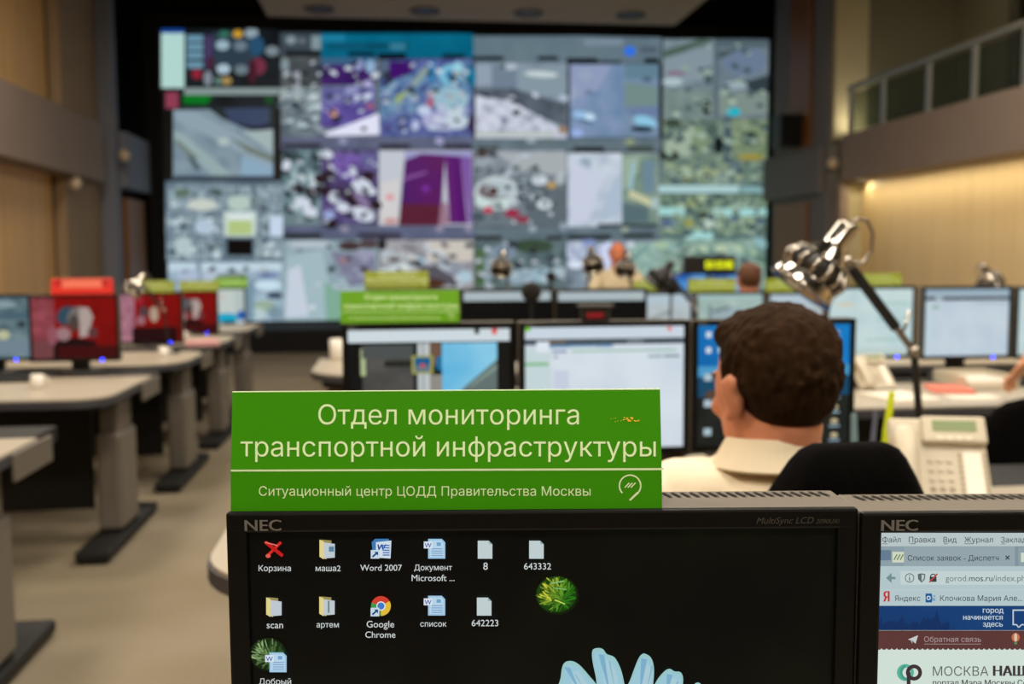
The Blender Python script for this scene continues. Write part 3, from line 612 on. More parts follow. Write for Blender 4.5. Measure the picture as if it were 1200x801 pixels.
# ------------------------------------------------------------------ monitors
m_bez = mat('black_bezel_plastic', (7, 7, 7), .4, spec=.2)
m_hous = mat('silver_beige_plastic', (98, 90, 78), .55, var=.02, scale=30)
m_slot = mat('vent_dark', (14, 11, 8), .9)
m_logo = mat('grey_logo_print', (112, 110, 108), .5)
m_logo2 = mat('dim_logo_print', (66, 63, 58), .5)
MW, MH, BZ = .44, .345, .0145
_C = {}
def cached(key, fn):
    if key not in _C: _C[key] = fn()
    return _C[key]
def bezel_mesh():
    b = MB()
    b.box((0, .0035, -BZ / 2), (MW, .007, BZ), m_bez, .002).box((0, .0035, -MH + BZ * .6), (MW, .007, BZ * 1.2), m_bez, .002)
    for sx in (-1, 1): b.box((sx * (MW - BZ) / 2, .0035, -MH / 2), (BZ, .0069, MH - .002), m_bez, .002)
    return b.mesh('bezel')
def housing_mesh():
    b = MB().box((0, .032, -MH / 2), (MW - .001, .050, MH - .001), m_hous, .002)
    b.box((0, .075, -MH / 2), (MW * .72, .05, MH * .66), m_hous, .018); return b.mesh('housing')
def slots_mesh(full=True):
    b = MB(); n = 62
    for i in range(n):
        x = -MW / 2 + .012 + (MW - .024) * i / (n - 1)
        b.add([(x + .0018, .0365, .0003), (x + .0046, .0365, .0003), (x + .0004, .0495, .0003), (x - .0024, .0495, .0003)], [[0, 1, 2, 3]], m_slot)
    return b.mesh('vent_slots')
def logo_mesh():
    q = Pic(lambda x, y: Vector((x, 0, -y)), (0, -1, 0), .0002); q.off = .0004
    q.text('NEC', -MW / 2 + .0135, -MW / 2 + .0385, .0125, m_logo, .02, 0, .82)
    return q.mb.mesh('logo_lettering')
def model_mesh():
    q = Pic(lambda x, y: Vector((x, 0, -y)), (0, -1, 0), .0002); q.off = .0004
    q.text('MultiSync LCD', .1486, .1886, .0103, m_logo2, 0, .3); q.text('2090UXi', .190, .2066, .0103, m_logo2, 0, .3)
    return q.mb.mesh('model_lettering')
def blank_screen(q): q.r(0, 0, 1, 1, (10, 14, 12))
def uvpic():
    sw, sh = MW - 2 * BZ, MH - 2.2 * BZ
    return Pic(lambda u, v: Vector((-sw / 2 + u * sw, .005, -BZ - v * sh)), (0, -1, 0), .00025)
def monitor(label, top, rz, ztable, draw, group, rows=None, tilt=0.0, led=True, pic=None):
    """top: point at the middle of the upper front edge"""
    t = thing('computer_monitor', label, 'monitor', (top[0], top[1], ztable), rz, group)
    z = top[2] - ztable
    tl = Matrix.Translation((0, 0, z)) @ Matrix.Rotation(tilt, 4, 'X')
    def part(name, me):
        o = link(name, me, t); o.matrix_local = tl; return o
    part('bezel', cached('bz', bezel_mesh)); part('housing', cached('hs', housing_mesh))
    part('vent_slots', cached('vt', slots_mesh)); part('logo_lettering', cached('lg', logo_mesh)); part('model_lettering', cached('md', model_mesh))
    if pic is None:
        pic = uvpic(); draw(pic)
    else: draw(pic)
    part('screen', pic.mb.mesh('screen'))
    if led: part('power_light', cached('led', lambda: MB().box((MW * .30, -.0008, -MH + .008), (.009, .0015, .005), emi((30, 50, 255), 26.0)).mesh('power_light')))
    k = 'st%.2f' % z
    def stand():
        b = MB().box((0, .105, (z - MH + .16) / 2), (.09, .04, z - MH + .16), mat('charcoal_stand_plastic', (44, 42, 40), .5), .012)
        return b.mesh('stand_neck')
    link('stand_neck', cached('n' + k, stand), t)
    link('stand_base', cached('base', lambda: MB().lathe([(0, .018), (.10, .016), (.125, .008), (.125, 0), (0, 0)], mat('charcoal_stand_plastic', (44, 42, 40), .5), 32, Matrix.Translation((0, .10, 0)) @ Matrix.Scale(.85, 4, (0, 1, 0))).mesh('stand_base')), t)
    return t

# --- the two near monitors
NRZ = -YAW + R(.35)
def near_monitor(px_l, px_r, label, draw, rz=NRZ, dy=0):
    c = at((px_l + px_r) / 2, 598 + dy, .691)
    M = Matrix.Translation(c) @ Matrix.Rotation(rz, 4, 'Z')
    q = Pic(lambda x, y: on_plane(x, y, M, (0, .0045, 0), Vector((0, -1, 0))), (0, -1, 0), .00002)
    return c, monitor(label, c, rz, .75, draw, 'big monitors closest to the camera', led=False, pic=q), M
wall_black = feed('dark_leaf_wallpaper', [(1, 2, 2), (4, 8, 3), (14, 26, 8)], 8, contrast=(.45, .78))
ICN = (176, 196, 210)
def icon_folder(q, x, y):
    q.p([(x - 9, y - 11), (x - 1, y - 8), (x - 1, y + 12), (x - 9, y + 9)], (206, 190, 120)); q.p([(x - 7, y - 11), (x + 5, y - 10), (x + 5, y + 8), (x - 3, y + 11)], (150, 138, 84))
    q.p([(x - 5, y - 8), (x + 9, y - 6), (x + 9, y + 10), (x - 4, y + 11)], (188, 200, 206)); q.p([(x - 9, y - 11), (x - 4, y - 9), (x - 4, y + 12), (x - 9, y + 9)], (222, 208, 140))
def icon_file(q, x, y):
    q.p([(x - 9, y - 10), (x + 4, y - 10), (x + 8, y - 6), (x + 8, y + 11), (x - 9, y + 11)], (190, 204, 206)); q.p([(x + 4, y - 10), (x + 4, y - 6), (x + 8, y - 6)], (150, 168, 176))
def icon_doc(q, x, y):
    q.p([(x - 8, y - 12), (x + 8, y - 12), (x + 12, y - 8), (x + 12, y + 11), (x - 8, y + 11)], (156, 196, 226)); q.p([(x - 6, y - 10), (x + 7, y - 10), (x + 10, y - 7), (x + 10, y + 9), (x - 6, y + 9)], (180, 210, 230))
    for k in range(4): q.r(x - 4, y - 1 + k * 2.6, x + 9, y + .1 + k * 2.6, (120, 156, 196))
    q.r(x - 13, y - 9, x - 3, y - 1, (214, 224, 236)); q.text('W', x - 12, x - 4, y - 2, (40, 80, 160), .01); q.r(x + 2, y - 8, x + 7, y - 4, (110, 160, 200))
def icon_arrow(q, x, y):
    q.r(x - 12, y + 2, x - 2, y + 12, (196, 214, 226)); q.line(x - 10, y + 10, x - 5.5, y + 6, 2, (24, 60, 120)); q.p([(x - 8, y + 4), (x - 3.4, y + 4), (x - 3.4, y + 8.6)], (24, 60, 120))
def near_left(q):
    TX = (208, 214, 214)
    q.r(280, 614, 996, 900, wall_black)
    # flower buds and petals of the desktop picture
    def bud(cx, cy, r, rows, seed, pal):
        g = random.Random(seed); q.step = .000004
        q.e(cx + 1, cy + 1, r * 1.06, r * .95, mid(pal[0], (2, 4, 2), .6), 0, 24); q.e(cx, cy, r * .98, r * .88, pal[0], 0, 24)
        for k in range(rows):
            a = g.uniform(0, 360); d_ = g.uniform(0, .92) ** .6 * r * .86
            x, y = cx + d_ * math.cos(R(a)), cy + .88 * d_ * math.sin(R(a))
            t = max(0, min(1, .5 + (-(x - cx) * 1.1 - (y - cy) * .5) / (1.5 * r)))
            c = mid(mid(pal[1], pal[2], t), pal[0], g.uniform(0, .75))
            an = math.degrees(math.atan2(y - cy - r * .3, x - cx - r * .25)) + g.uniform(-25, 25)
            q.e(x, y, r * g.uniform(.14, .26), r * g.uniform(.025, .055), c, an, 8)
        q.step = .00002
    bud(652, 696, 24, 170, 5, [(22, 62, 8), (44, 132, 24), (206, 206, 66)])
    for x0, y0, x1, y1, w_, c in ((645, 683, 661, 680, 1.6, (130, 184, 110)), (648, 688, 664, 690, 1.4, (120, 176, 100)), (636, 692, 646, 703, 1.6, (196, 196, 60)), (650, 702, 662, 707, 1.4, (190, 206, 90))): q.line(x0, y0, x1, y1, w_, c)
    bud(314, 765, 21, 150, 6, [(16, 38, 12), (44, 84, 34), (160, 190, 130)])
    for px_, ln in (([(656, 815), (657, 792), (660, 777), (668, 773), (678, 777), (690, 790), (700, 803), (704, 820)], ((664, 780), (680, 812))),
                    ([(704, 818), (698, 792), (694, 772), (694, 761), (699, 758), (706, 759), (711, 765), (720, 769), (727, 782), (731, 798), (734, 818)], ((704, 765), (714, 815))),
                    ([(732, 816), (739, 793), (747, 772), (752, 765), (757, 765), (763, 770), (766, 782), (765, 800), (762, 818)], ((754, 770), (748, 814))),
                    ([(762, 816), (768, 798), (777, 786), (784, 782), (790, 785), (797, 786), (800, 793), (799, 806), (796, 820)], ((784, 788), (779, 815))),
                    ([(806, 818), (812, 802), (817, 798), (822, 802), (826, 818)], ((816, 802), (815, 815)))):
        q.blob(px_, (150, 196, 196))
        cx = sum(p[0] for p in px_) / len(px_); cy = sum(p[1] for p in px_) / len(px_)
        q.blob([(cx + (x - cx) * .86, cy + 2 + (y - cy) * .88) for x, y in px_], (152, 196, 212))
        q.blob([(cx + (x - cx) * .5 + 3, cy + 6 + (y - cy) * .7) for x, y in px_], (166, 200, 212))
        (x0, y0), (x1, y1) = ln; q.p([(x0 - 3, y0), (x0 + 4, y0 + 1), (x1 + 1, y1)], (122, 172, 200)); q.p([(x0 + 9, y0 + 8), (x0 + 11, y0 + 9), (x1 + 8, y1)], (130, 176, 196))
    # icons
    q.line(313, 651, 330, 634, 3.2, (206, 40, 34)); q.line(312, 634, 332, 650, 4, (190, 26, 26)); q.line(311, 634, 326, 638, 1.4, (230, 110, 100)); q.e(315, 650, 3, 2.4, (220, 90, 80))
    icon_folder(q, 384, 642); q.r(386, 639, 392, 645, (90, 130, 160))
    q.p([(436, 634), (440, 630), (456, 630), (456, 652), (438, 652)], (60, 120, 176)); q.p([(441, 634), (459, 632), (458, 653), (441, 652)], (206, 220, 232)); q.text('W', 443, 453, 643, (30, 70, 150), .03, .2)
    for k in range(5): q.r(449, 637 + k * 2.8, 457, 638.4 + k * 2.8, (60, 110, 180))
    icon_arrow(q, 447, 641)
    icon_doc(q, 510, 642); icon_file(q, 569, 642); icon_file(q, 629, 642)
    icon_folder(q, 322, 709); icon_folder(q, 384, 708); q.r(385, 702, 387, 716, (110, 130, 130))
    for a0, a1, c in ((200, 330, (206, 60, 44)), (-30, 90, (222, 184, 60)), (90, 200, (60, 150, 70))): q.ring(447, 708, 5, 11.5, c, a0, a1)
    q.e(447, 708, 5.4, 5.4, (222, 228, 228)); q.e(447, 708, 4.2, 4.2, (60, 120, 200)); icon_arrow(q, 447, 708)
    icon_doc(q, 510, 708); icon_file(q, 568, 708); icon_doc(q, 325, 774)
    for s_, x0, x1, y in (('Корзина', 304.5, 342, 667), ('маша2', 371, 400, 667), ('Word 2007', 423, 471.5, 666.5), ('Документ', 486, 530, 666), ('Microsoft ...', 483, 533, 678.5), ('8', 566.5, 571.7, 665.3), ('643332', 614, 645.5, 665),
                          ('scan', 314, 333, 733.5), ('артем', 372, 398, 732.5), ('Google', 430.5, 462.5, 732.5), ('Chrome', 429, 464, 744.5), ('список', 493, 523.5, 731.5), ('642223', 553, 584, 731), ('Добрый', 305, 342.5, 799)):
        q.text(s_, x0, x1, y, TX, .004)
M1C, M1, M1M = near_monitor(265, 1007, 'large black-framed monitor in front, dark desktop with icons and a daisy', near_left)

def near_right(q):
    D1, D2 = (52, 60, 64), (110, 122, 126)
    q.r(1018, 614, 1752, 900, (4, 4, 4)); q.r(1028, 624, 1750, 900, (206, 222, 212))
    q.r(1028, 624, 1750, 639.5, feed('menu_bar_fill', [(182, 196, 198), (190, 204, 204)], 2))
    for s_, x0, x1 in (('Файл', 1034, 1055.5), ('Правка', 1065, 1096), ('Вид', 1105.5, 1121), ('Журнал', 1130, 1163.5), ('Закладки', 1173, 1212), ('Инструменты', 1222, 1282)): q.text(s_, x0, x1, 635.2, D1, .004)
    for x0, x1 in ((1034, 1040), (1066, 1072), (1106, 1111), (1130, 1140), (1173, 1178)): q.r(x0, 636.4, x1, 637, D1)
    q.r(1028, 639.5, 1750, 663, feed('tab_bar_fill', [(122, 140, 150), (140, 158, 166)], 9)); q.r(1028, 644, 1044, 656, (100, 124, 144)); q.r(1059, 640, 1189, 663, (146, 164, 170)); q.r(1193, 641, 1320, 663, (140, 158, 164))
    q.r(1045.5, 646, 1059, 658.5, (206, 212, 194))
    for k in range(3): q.line(1047.5 + k * 3.6, 655.5, 1051 + k * 3.6, 649, 1.3, (90, 130, 60))
    q.text('Список заявок - Диспетч', 1063.5, 1170, 656.3, (40, 50, 56), .004); q.line(1178, 650.5, 1182.5, 655, 1.3, D1); q.line(1178, 655, 1182.5, 650.5, 1.3, D1); q.r(1196, 647, 1208, 658, (206, 214, 200))
    q.r(1028, 663, 1750, 690, (176, 196, 200)); q.r(1055, 668.5, 1750, 684.5, (192, 208, 208)); q.p([(1038, 676.5), (1044.5, 670.5), (1044.5, 675.2), (1049, 675.2), (1049, 678), (1044.5, 678), (1044.5, 682.5)], (110, 142, 140))
    q.ring(1065.5, 676.5, 4.6, 5.4, D1); q.r(1065, 675.5, 1066, 680, D1); q.r(1065, 673, 1066, 674.2, D1)
    q.p([(1075, 672), (1079.5, 671), (1084, 672), (1083.5, 678), (1079.5, 682), (1075.5, 678)], (92, 104, 108)); q.p([(1079.5, 672.4), (1082.6, 673), (1082.2, 677.4), (1079.5, 680.3)], (186, 200, 200))
    q.r(1089, 675, 1097, 681, D1); q.ring(1093, 675, 2.4, 3.6, D1, 180, 360); q.line(1088.5, 681.5, 1098, 671.5, 1.7, (190, 60, 60))
    q.text('gorod.', 1107.5, 1133.8, 680.2, D2, .002); q.text('mos.ru', 1135, 1162.5, 680.2, (40, 48, 52), .004); q.text('/index.php', 1163, 1206, 680.2, D2, .002)
    q.r(1028, 690, 1750, 708.8, (178, 198, 202)); q.text('Я', 1035, 1041.5, 704, (196, 44, 40), .02, 0, 1.35); q.text('Яндекс', 1048, 1078, 703.2, (40, 48, 52), .004)
    q.r(1084, 694.5, 1091.5, 705, (20, 90, 150)); q.ring(1087.6, 699.7, 1.4, 2.5, (206, 220, 230)); q.p([(1091.5, 696.5), (1095.5, 696.5), (1095.5, 703), (1091.5, 703)], (120, 160, 190)); q.line(1091.5, 697, 1095.5, 700.3, .8, (200, 214, 224))
    q.text('Клочкова Мария Але...', 1101, 1197, 703.2, (40, 48, 52), .004)
    q.r(1028, 708.8, 1750, 737.5, feed('banner_blue', [(10, 52, 104), (18, 64, 118)], 12))
    g = random.Random(2)
    sk = [(1028, 737)]; x = 1030
    while x < 1110:
        h_ = g.uniform(4, 12); sk += [(x, 737 - h_), (x + 3, 737 - h_ - g.uniform(0, 5))]; x += g.uniform(3, 7)
    q.p(sk + [(1112, 737)], (12, 46, 94)); q.p([(1090, 737), (1094, 724), (1097, 714), (1100, 724), (1104, 737)], (12, 46, 94))
    WT = (190, 206, 216)
    q.text('город', 1151, 1175, 717, WT, .012); q.text('начинается', 1128, 1174, 725, WT, .012); q.text('здесь', 1151, 1174, 733, WT, .012)
    for a_, b_, c_, d_ in ((1185.5, 713, 1260, 714.6), (1185.5, 713, 1187, 731), (1185.5, 730, 1190, 731.4), (1196, 730, 1260, 731.4)): q.r(a_, b_, c_, d_, WT)
    q.line(1190, 730.5, 1192.5, 734, 1.4, WT); q.line(1192.5, 734, 1196.5, 730.5, 1.4, WT)
    q.r(1028, 737.5, 1750, 760, feed('banner_brown', [(84, 48, 48), (96, 58, 56)], 12))
    q.p([(1063, 748), (1075, 743), (1072, 753), (1068.5, 749.5)], (196, 200, 200)); q.p([(1066, 749), (1068.5, 750), (1068, 753)], (170, 176, 176))
    q.text('Обратная связь', 1082, 1148.5, 750.8, (166, 146, 146), .004); q.r(1082, 753, 1148.5, 753.6, (166, 146, 146))
    q.e(1189, 745.5, 4.8, 5.2, (196, 110, 70)); q.e(1189, 745.5, 1.8, 5, (206, 200, 180)); q.r(1187.4, 751, 1190.6, 753.6, (80, 140, 80))
    zz = [(1028, 770)]
    for k in range(240): zz.append((1026 + k * 3.0, 758.2 + (k % 2) * 3.4))
    q.p(zz + [(1746, 770)], (206, 222, 212))
    q.ring(1060, 786.5, 6, 10, (84, 178, 150)); q.ring(1070, 786.5, 5, 9.5, (60, 44, 52)); q.r(1061.5, 786, 1066, 808, (60, 44, 52)); q.ring(1063, 786.5, 6.4, 9.6, (70, 150, 132), 100, 250)
    q.text('МОСКВА', 1092, 1157, 790.3, (92, 96, 96), -.004); q.text('НАШ ГОРОД', 1163, 1262, 790.3, (60, 52, 56), .03); q.text('портал Мэра Москвы Собянина', 1092, 1234, 801.6, (80, 82, 84), .01)
M2C, M2, M2M = near_monitor(1010, 1752, 'large black-framed monitor at the right photo edge showing a web page', near_right, rz=-YAW + R(.35), dy=0)

# --- second row: screens the man in white works at
GM = 'monitors on the desk of the man in white'
def scr_street(q):
    q.r(0, 0, 1, 1, (12, 14, 15)); q.r(.0, .01, 1, .11, (204, 216, 222)); q.r(.78, .01, .81, .05, (24, 34, 32)); q.r(.89, .01, .92, .055, (220, 60, 60))
    q.r(.085, .13, .40, .8, feed('asphalt_view', [(66, 66, 64), (84, 82, 80)], 14)); q.r(.22, .26, .40, .31, (34, 36, 34)); q.r(.075, .16, .105, .38, (170, 184, 140)); q.r(.085, .13, .40, .24, (74, 80, 80))
    q.r(.425, .12, .50, .8, (188, 194, 196)); q.r(.455, .12, .462, .8, (110, 116, 118)); q.r(.50, .12, .57, .30, (110, 82, 66)); q.r(.54, .23, .58, .34, (20, 106, 150)); q.p([(.50, .38), (.58, .38), (.62, .6), (.5, .6)], (140, 138, 130))
    q.r(.575, .12, .92, .8, feed('sky_view', [(90, 176, 220), (134, 200, 228)], 6)); q.p([(.70, .50), (.92, .26), (.92, .8), (.64, .8)], (96, 112, 110)); q.p([(.76, .46), (.92, .30), (.92, .34), (.74, .5)], (126, 146, 140))
    q.r(.39, .22, .52, .37, (160, 160, 70)); q.r(.405, .235, .505, .355, (20, 90, 140)); q.r(.405, .30, .505, .355, (96, 116, 130)); q.e(.455, .30, .015, .015, (206, 60, 60))
def scr_list(q):
    q.r(0, 0, 1, 1, feed('pale_page', [(200, 212, 224), (212, 222, 230)], 7)); q.r(0, 0, 1, .09, (200, 212, 224)); q.r(.0, 0, .035, .03, (110, 190, 40)); q.p([(.89, .01), (.925, .01), (.91, .05)], (226, 60, 60))
    q.r(0, .095, 1, .145, (70, 82, 92)); q.r(.14, .105, .25, .135, (110, 96, 84)); q.r(.64, .105, .74, .135, (120, 130, 138)); q.r(.12, .145, .55, .165, (90, 140, 180)); q.r(.0, .165, .16, .8, (194, 212, 214)); q.r(.07, .115, .15, .2, (220, 228, 236))
    q.r(.17, .19, .26, .205, (100, 110, 160)); q.r(.29, .19, .95, .203, (130, 180, 150)); q.r(.0, .285, .145, .31, (120, 184, 130)); q.r(.18, .23, .2, .25, (130, 140, 150)); q.r(.77, .238, .86, .254, (130, 150, 160)); q.r(.87, .238, .97, .254, (90, 110, 120)); q.r(.18, .35, .27, .9, (196, 204, 222)); q.r(.28, .16, .45, .19, (206, 220, 226))
def scr_blue(q):
    q.r(0, 0, 1, .34, feed('desk_blue_high', [(8, 100, 170), (22, 124, 196)], 5)); q.r(0, .34, 1, .43, (70, 150, 196)); q.r(0, .43, 1, .60, (20, 70, 100)); q.r(0, .60, 1, 1, feed('desk_dark', [(14, 22, 22), (34, 36, 32)], 8)); q.e(.3, .58, .26, .07, (86, 66, 52)); q.e(.7, .6, .2, .05, (60, 60, 54))
    for i, u in enumerate((.05, .13)):
        for v in (.05, .18): q.r(u, v, u + .035, v + .05, (200, 216, 226))
    for v in (.40, .62, .86): q.r(.04, v, .09, v + .06, (170, 190, 200))
    for v in (.05, .18, .31, .44, .56, .68, .80, .92): q.e(.9, v + .02, .025, .022, (190, 176, 140)); q.r(.865, v + .055, .935, v + .07, (150, 176, 190))
    q.r(.80, .05, .84, .10, (200, 216, 226))
A = at(503, 378, 2.53); monitor('monitor showing a street and blue sky view under second green sign', A, R(-1), .75, scr_street, GM); MB1 = A
A = at(709.5, 376, 2.53); monitor('monitor with a white list page left of the dark-haired man', A, R(-1), .75, scr_list, GM); MB2 = A
A = at(909, 374, 2.60); monitor('monitor with blue desktop behind the head of the man in white', A, R(-1), .75, scr_blue, GM); MB3 = A

# --- third row
def scr_dark(q):
    q.r(0, 0, 1, 1, (5, 6, 7)); q.r(.0, .0, 1, .135, (170, 184, 188)); q.r(.1, .2, .4, .22, (14, 16, 18))
def scr_form(q):
    q.r(0, 0, 1, 1, feed('pale_form', [(182, 206, 210), (196, 216, 216)], 8)); q.r(.1, .2, .3, .26, (206, 200, 180))
    for v in (.2, .45, .75): q.r(.75 - v * .4, v, .95, v + .03, (160, 196, 190))
    q.r(.0, .9, 1, 1, (186, 204, 200))
def scr_table(q):
    q.r(0, 0, 1, 1, feed('pale_table', [(184, 200, 214), (196, 210, 220)], 8)); q.r(0, 0, 1, .1, (150, 172, 186)); q.r(0, .115, 1, .165, (24, 32, 38)); q.r(.05, .24, .16, .29, (136, 176, 160)); q.r(.12, .12, .2, .16, (170, 190, 196)); q.r(.0, .17, .08, 1, (190, 208, 216)); q.r(.6, .2, .98, .22, (150, 170, 180))
def scr_map(q):
    q.r(0, 0, 1, 1, feed('pale_map', [(150, 176, 170), (176, 196, 188)], 9)); q.r(0, 0, 1, .1, (160, 186, 184)); q.r(.17, .2, .22, 1, (110, 130, 130)); q.r(.22, .25, .7, .6, (150, 170, 176)); q.p([(.25, .3), (.5, .22), (.5, .27), (.25, .36)], (96, 112, 112)); q.r(.8, .3, 1, .4, (80, 96, 92))
def scr_pale(q):
    q.r(0, 0, 1, 1, feed('pale_grey', [(168, 180, 184), (184, 194, 198)], 7)); q.r(.0, .0, 1, .2, (176, 194, 204)); q.p([(.1, .6), (.7, .3), (.75, .34), (.15, .66)], (140, 148, 146)); q.r(.3, .7, .9, .76, (176, 170, 160))
G3 = 'monitors on the third desk row'
for px, py, dd, rz, lb, dr in ((484, 338, 4.67, 0, 'monitor half hidden behind the second green sign', scr_dark), (594.5, 338, 4.67, 0, 'black-screened monitor right of the second green sign', scr_dark), (705, 338, 4.67, 0, 'black-screened monitor behind the small red-lit box', scr_dark),
                               (1022, 335, 4.69, -1, 'bright form-filled monitor crossed by the desk lamp arm', scr_form), (1135, 335, 4.67, -2, 'bright table-filled monitor right of the desk lamp arm', scr_table), (1245, 335, 4.72, -4, 'bright monitor cut by the right photo edge', scr_form)):
    monitor(lb, at(px, py, dd), R(rz), .75, dr, G3)
G4 = 'small lit monitors behind the seated man'
for px, py, dd, rz, lb, dr in ((771, 342, 6.1, 0, 'pale green lit monitor above the white list monitor', scr_pale), (856, 342, 6.1, 0, 'small monitor showing a pale map above the seated man', scr_map), (941, 342, 6.1, 0, 'small pale monitor under the desk lamp head', scr_pale), (685, 341, 6.15, 0, 'small monitor far behind the black screens', scr_pale), (599, 341, 6.15, 0, 'small far monitor left of the black round microphone', scr_pale)):
    monitor(lb, at(px, py, dd), R(rz), .75, dr, G4)
A = at(1027, 336, 6.1); monitor('monitor under the yellow-green sign, behind the bright form monitor', A, 0, .75, scr_pale, G4); MB6 = A
# --- left block
def scr_red(q):
    q.r(0, 0, 1, 1, feed('red_wallpaper', [(112, 4, 6), (138, 8, 8)], 4)); q.r(0, 0, .27, 1, feed('pink_list', [(120, 50, 58), (150, 74, 84)], 14)); q.r(0, .7, .3, 1, (110, 62, 66))
    q.p([(.25, .72), (.5, .66), (.75, .72), (.8, 1), (.24, 1)], (24, 6, 10)); q.r(.3, .8, 1, 1, (60, 4, 8)); q.e(.42, .30, .12, .16, (44, 70, 86), 15); q.e(.52, .30, .09, .16, (110, 104, 102), 20); q.p([(.57, .16), (.68, .17), (.73, .32), (.66, .64), (.56, .66)], (168, 152, 146)); q.e(.50, .42, .06, .14, (70, 60, 54)); q.e(.37, .60, .09, .11, (150, 116, 118)); q.e(.24, .62, .06, .16, (140, 80, 92)); q.e(.72, .58, .06, .09, (90, 50, 56))
def scr_redlist(q):
    q.r(0, 0, 1, 1, feed('red_wallpaper', [(112, 4, 6), (138, 8, 8)], 4)); q.r(0, 0, .27, 1, feed('pale_pink_list', [(140, 92, 108), (176, 120, 136)], 20)); q.r(.22, .7, .95, 1, (34, 4, 8)); q.e(.42, .36, .07, .12, (70, 60, 66)); q.e(.58, .42, .07, .17, (170, 150, 130)); q.e(.37, .55, .07, .10, (150, 100, 108)); q.r(.3, 0, .42, .2, (150, 30, 44)); q.e(.62, .22, .05, .05, (90, 30, 24))
def scr_teal(q):
    q.r(0, 0, 1, 1, feed('teal_page', [(58, 80, 90), (92, 116, 124), (120, 142, 146)], 7)); q.e(.66, .12, .2, .06, (130, 154, 160)); q.r(.4, .25, 1, .36, (70, 96, 110)); q.e(.68, .62, .08, .08, (180, 184, 150)); q.r(.3, .7, 1, .95, (110, 130, 142)); q.r(.85, .4, .95, .5, (40, 56, 60))
def scr_white(q):
    q.r(0, 0, 1, 1, (176, 190, 188)); q.r(0, .02, .8, .7, (190, 200, 196)); q.r(.3, .2, .6, .24, (206, 170, 170)); q.e(.62, .82, .26, .14, (20, 160, 196)); q.e(.93, .75, .09, .14, (30, 90, 170)); q.r(.55, .92, .8, 1, (20, 30, 34))
GL = 'monitors of the left block of desks'
A = at(85, 345, 5.10); monitor('red-screened monitor under the red sign', A, R(2), .75, scr_red, GL); ML1 = A
A = at(-17, 345, 5.09); monitor('teal-grey screened monitor cut by the left photo edge', A, R(2), .75, scr_teal, GL)
A = at(173.5, 343, 6.75); monitor('red-screened monitor with pink list behind the chrome lamp', A, R(1), .75, scr_redlist, GL); ML2 = A
A = at(221, 341, 7.95); monitor('smaller red-screened monitor under the middle yellow-green sign', A, R(1), .75, scr_red, GL); ML3 = A
A = at(258, 337, 8.95); monitor('white-screened monitor at the far end of the left desks', A, R(1), .75, scr_white, GL); ML4 = A

# ------------------------------------------------------------------ tent signs
m_green = mat('glossy_green_print', (58, 148, 0), .34, spec=.3)
m_cream_txt = mat('pale_cream_print', (222, 250, 200), .4)
SIGNW = .3005
F0, F1, F2 = (0, .0), (.0028, .0285), (.0130, .0816)       # front profile (depth, height): foot, crease, ridge
def sign_parts(t, mg, mt, near=None, text=True):
    th = .0012
    def sheet(name, prof):
        poly = [(y, z) for y, z in prof] + [(y + th, z) for y, z in reversed(prof)]
        M = Matrix(((0, 0, 1, 0), (1, 0, 0, 0), (0, 1, 0, 0), (0, 0, 0, 1)))
        return MB().prism(poly, -SIGNW / 2, SIGNW / 2, mg, M).build(name, t)
    fr = sheet('front_panel', [F0, F1, F2]); sheet('back_panel', [(.039, 0), (F2[0] + .0004, F2[1])])
    MB().box((0, F2[0] + .0008, F2[1] + .0002), (SIGNW, .0016, .0008), mt).build('ridge_edge', t)
    return fr
SIGN_LOC = M1C + Matrix.Rotation(NRZ, 3, 'Z') @ Vector((0, .0035, 0))
sc_ = at(523.5, 598, .694); SIGN_LOC = Vector((sc_.x, sc_.y, M1C.z + .0002))
sg = thing('desk_sign', 'large green sign with pale lettering standing on the near monitor', 'sign', SIGN_LOC, NRZ, 'tent signs on the monitors')
fr = sign_parts(sg, m_green, m_cream_txt)
SM = Matrix.Translation(SIGN_LOC) @ Matrix.Rotation(NRZ, 4, 'Z')
def nn(a, c): v = Vector((0, -(c[1] - a[1]), (c[0] - a[0]))); return v.normalized()
n_lo, n_hi = nn(F0, F1), nn(F1, F2)
lo = Pic(lambda x, y: on_plane(x, y, SM, (0, F0[0], F0[1]), n_lo), n_lo, .00008)
hi = Pic(lambda x, y: on_plane(x, y, SM, (0, F1[0], F1[1]), n_hi), n_hi, .00008)
lo.off = hi.off = .00016
hi.text('Отдел мониторинга', 373, 678.5, 497, m_cream_txt, .0); hi.text('транспортной инфраструктуры', 282, 768.5, 534.5, m_cream_txt, .0)
lo.p([(270.5, 552.2), (777.8, 552.2 - 1.6), (777.8, 550.0 - 2.0), (270.5, 550.0)][::-1], m_cream_txt)
lo.text('Ситуационный центр ЦОДД Правительства Москвы', 303.5, 692, 580.5, m_cream_txt, .0)
lo.ring(738.3, 568.8, 11.6, 13.4, m_cream_txt, 136, 400)
pts = [(746.6, 575.8), (748.9, 577.4), (738.6, 586.6), (737.0, 584.9)]; lo.p(pts[::-1], m_cream_txt)
for k in range(3): lo.line(732.0 + k * 3.6, 571.0, 737.4 + k * 3.6, 565.2, 1.5, m_cream_txt)
MB_l = MB()
for q in (lo, hi): MB_l.add(q.mb.v, q.mb.f, m_cream_txt)
MB_l.build('lettering', fr)
sq = Pic(hi.to, n_hi, .00005); sq.off = .0002; g = random.Random(4); m_sc = mat('worn_gold_scuff', (250, 200, 60), .3)  # gold flakes paint the glint of a scratch onto the sign
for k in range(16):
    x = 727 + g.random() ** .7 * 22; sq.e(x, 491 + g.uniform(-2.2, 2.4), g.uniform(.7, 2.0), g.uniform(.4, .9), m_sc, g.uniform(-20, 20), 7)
for k in range(6): sq.e(716 + g.random() * 12, 492 + g.uniform(-3, 2), .5, .4, m_sc)
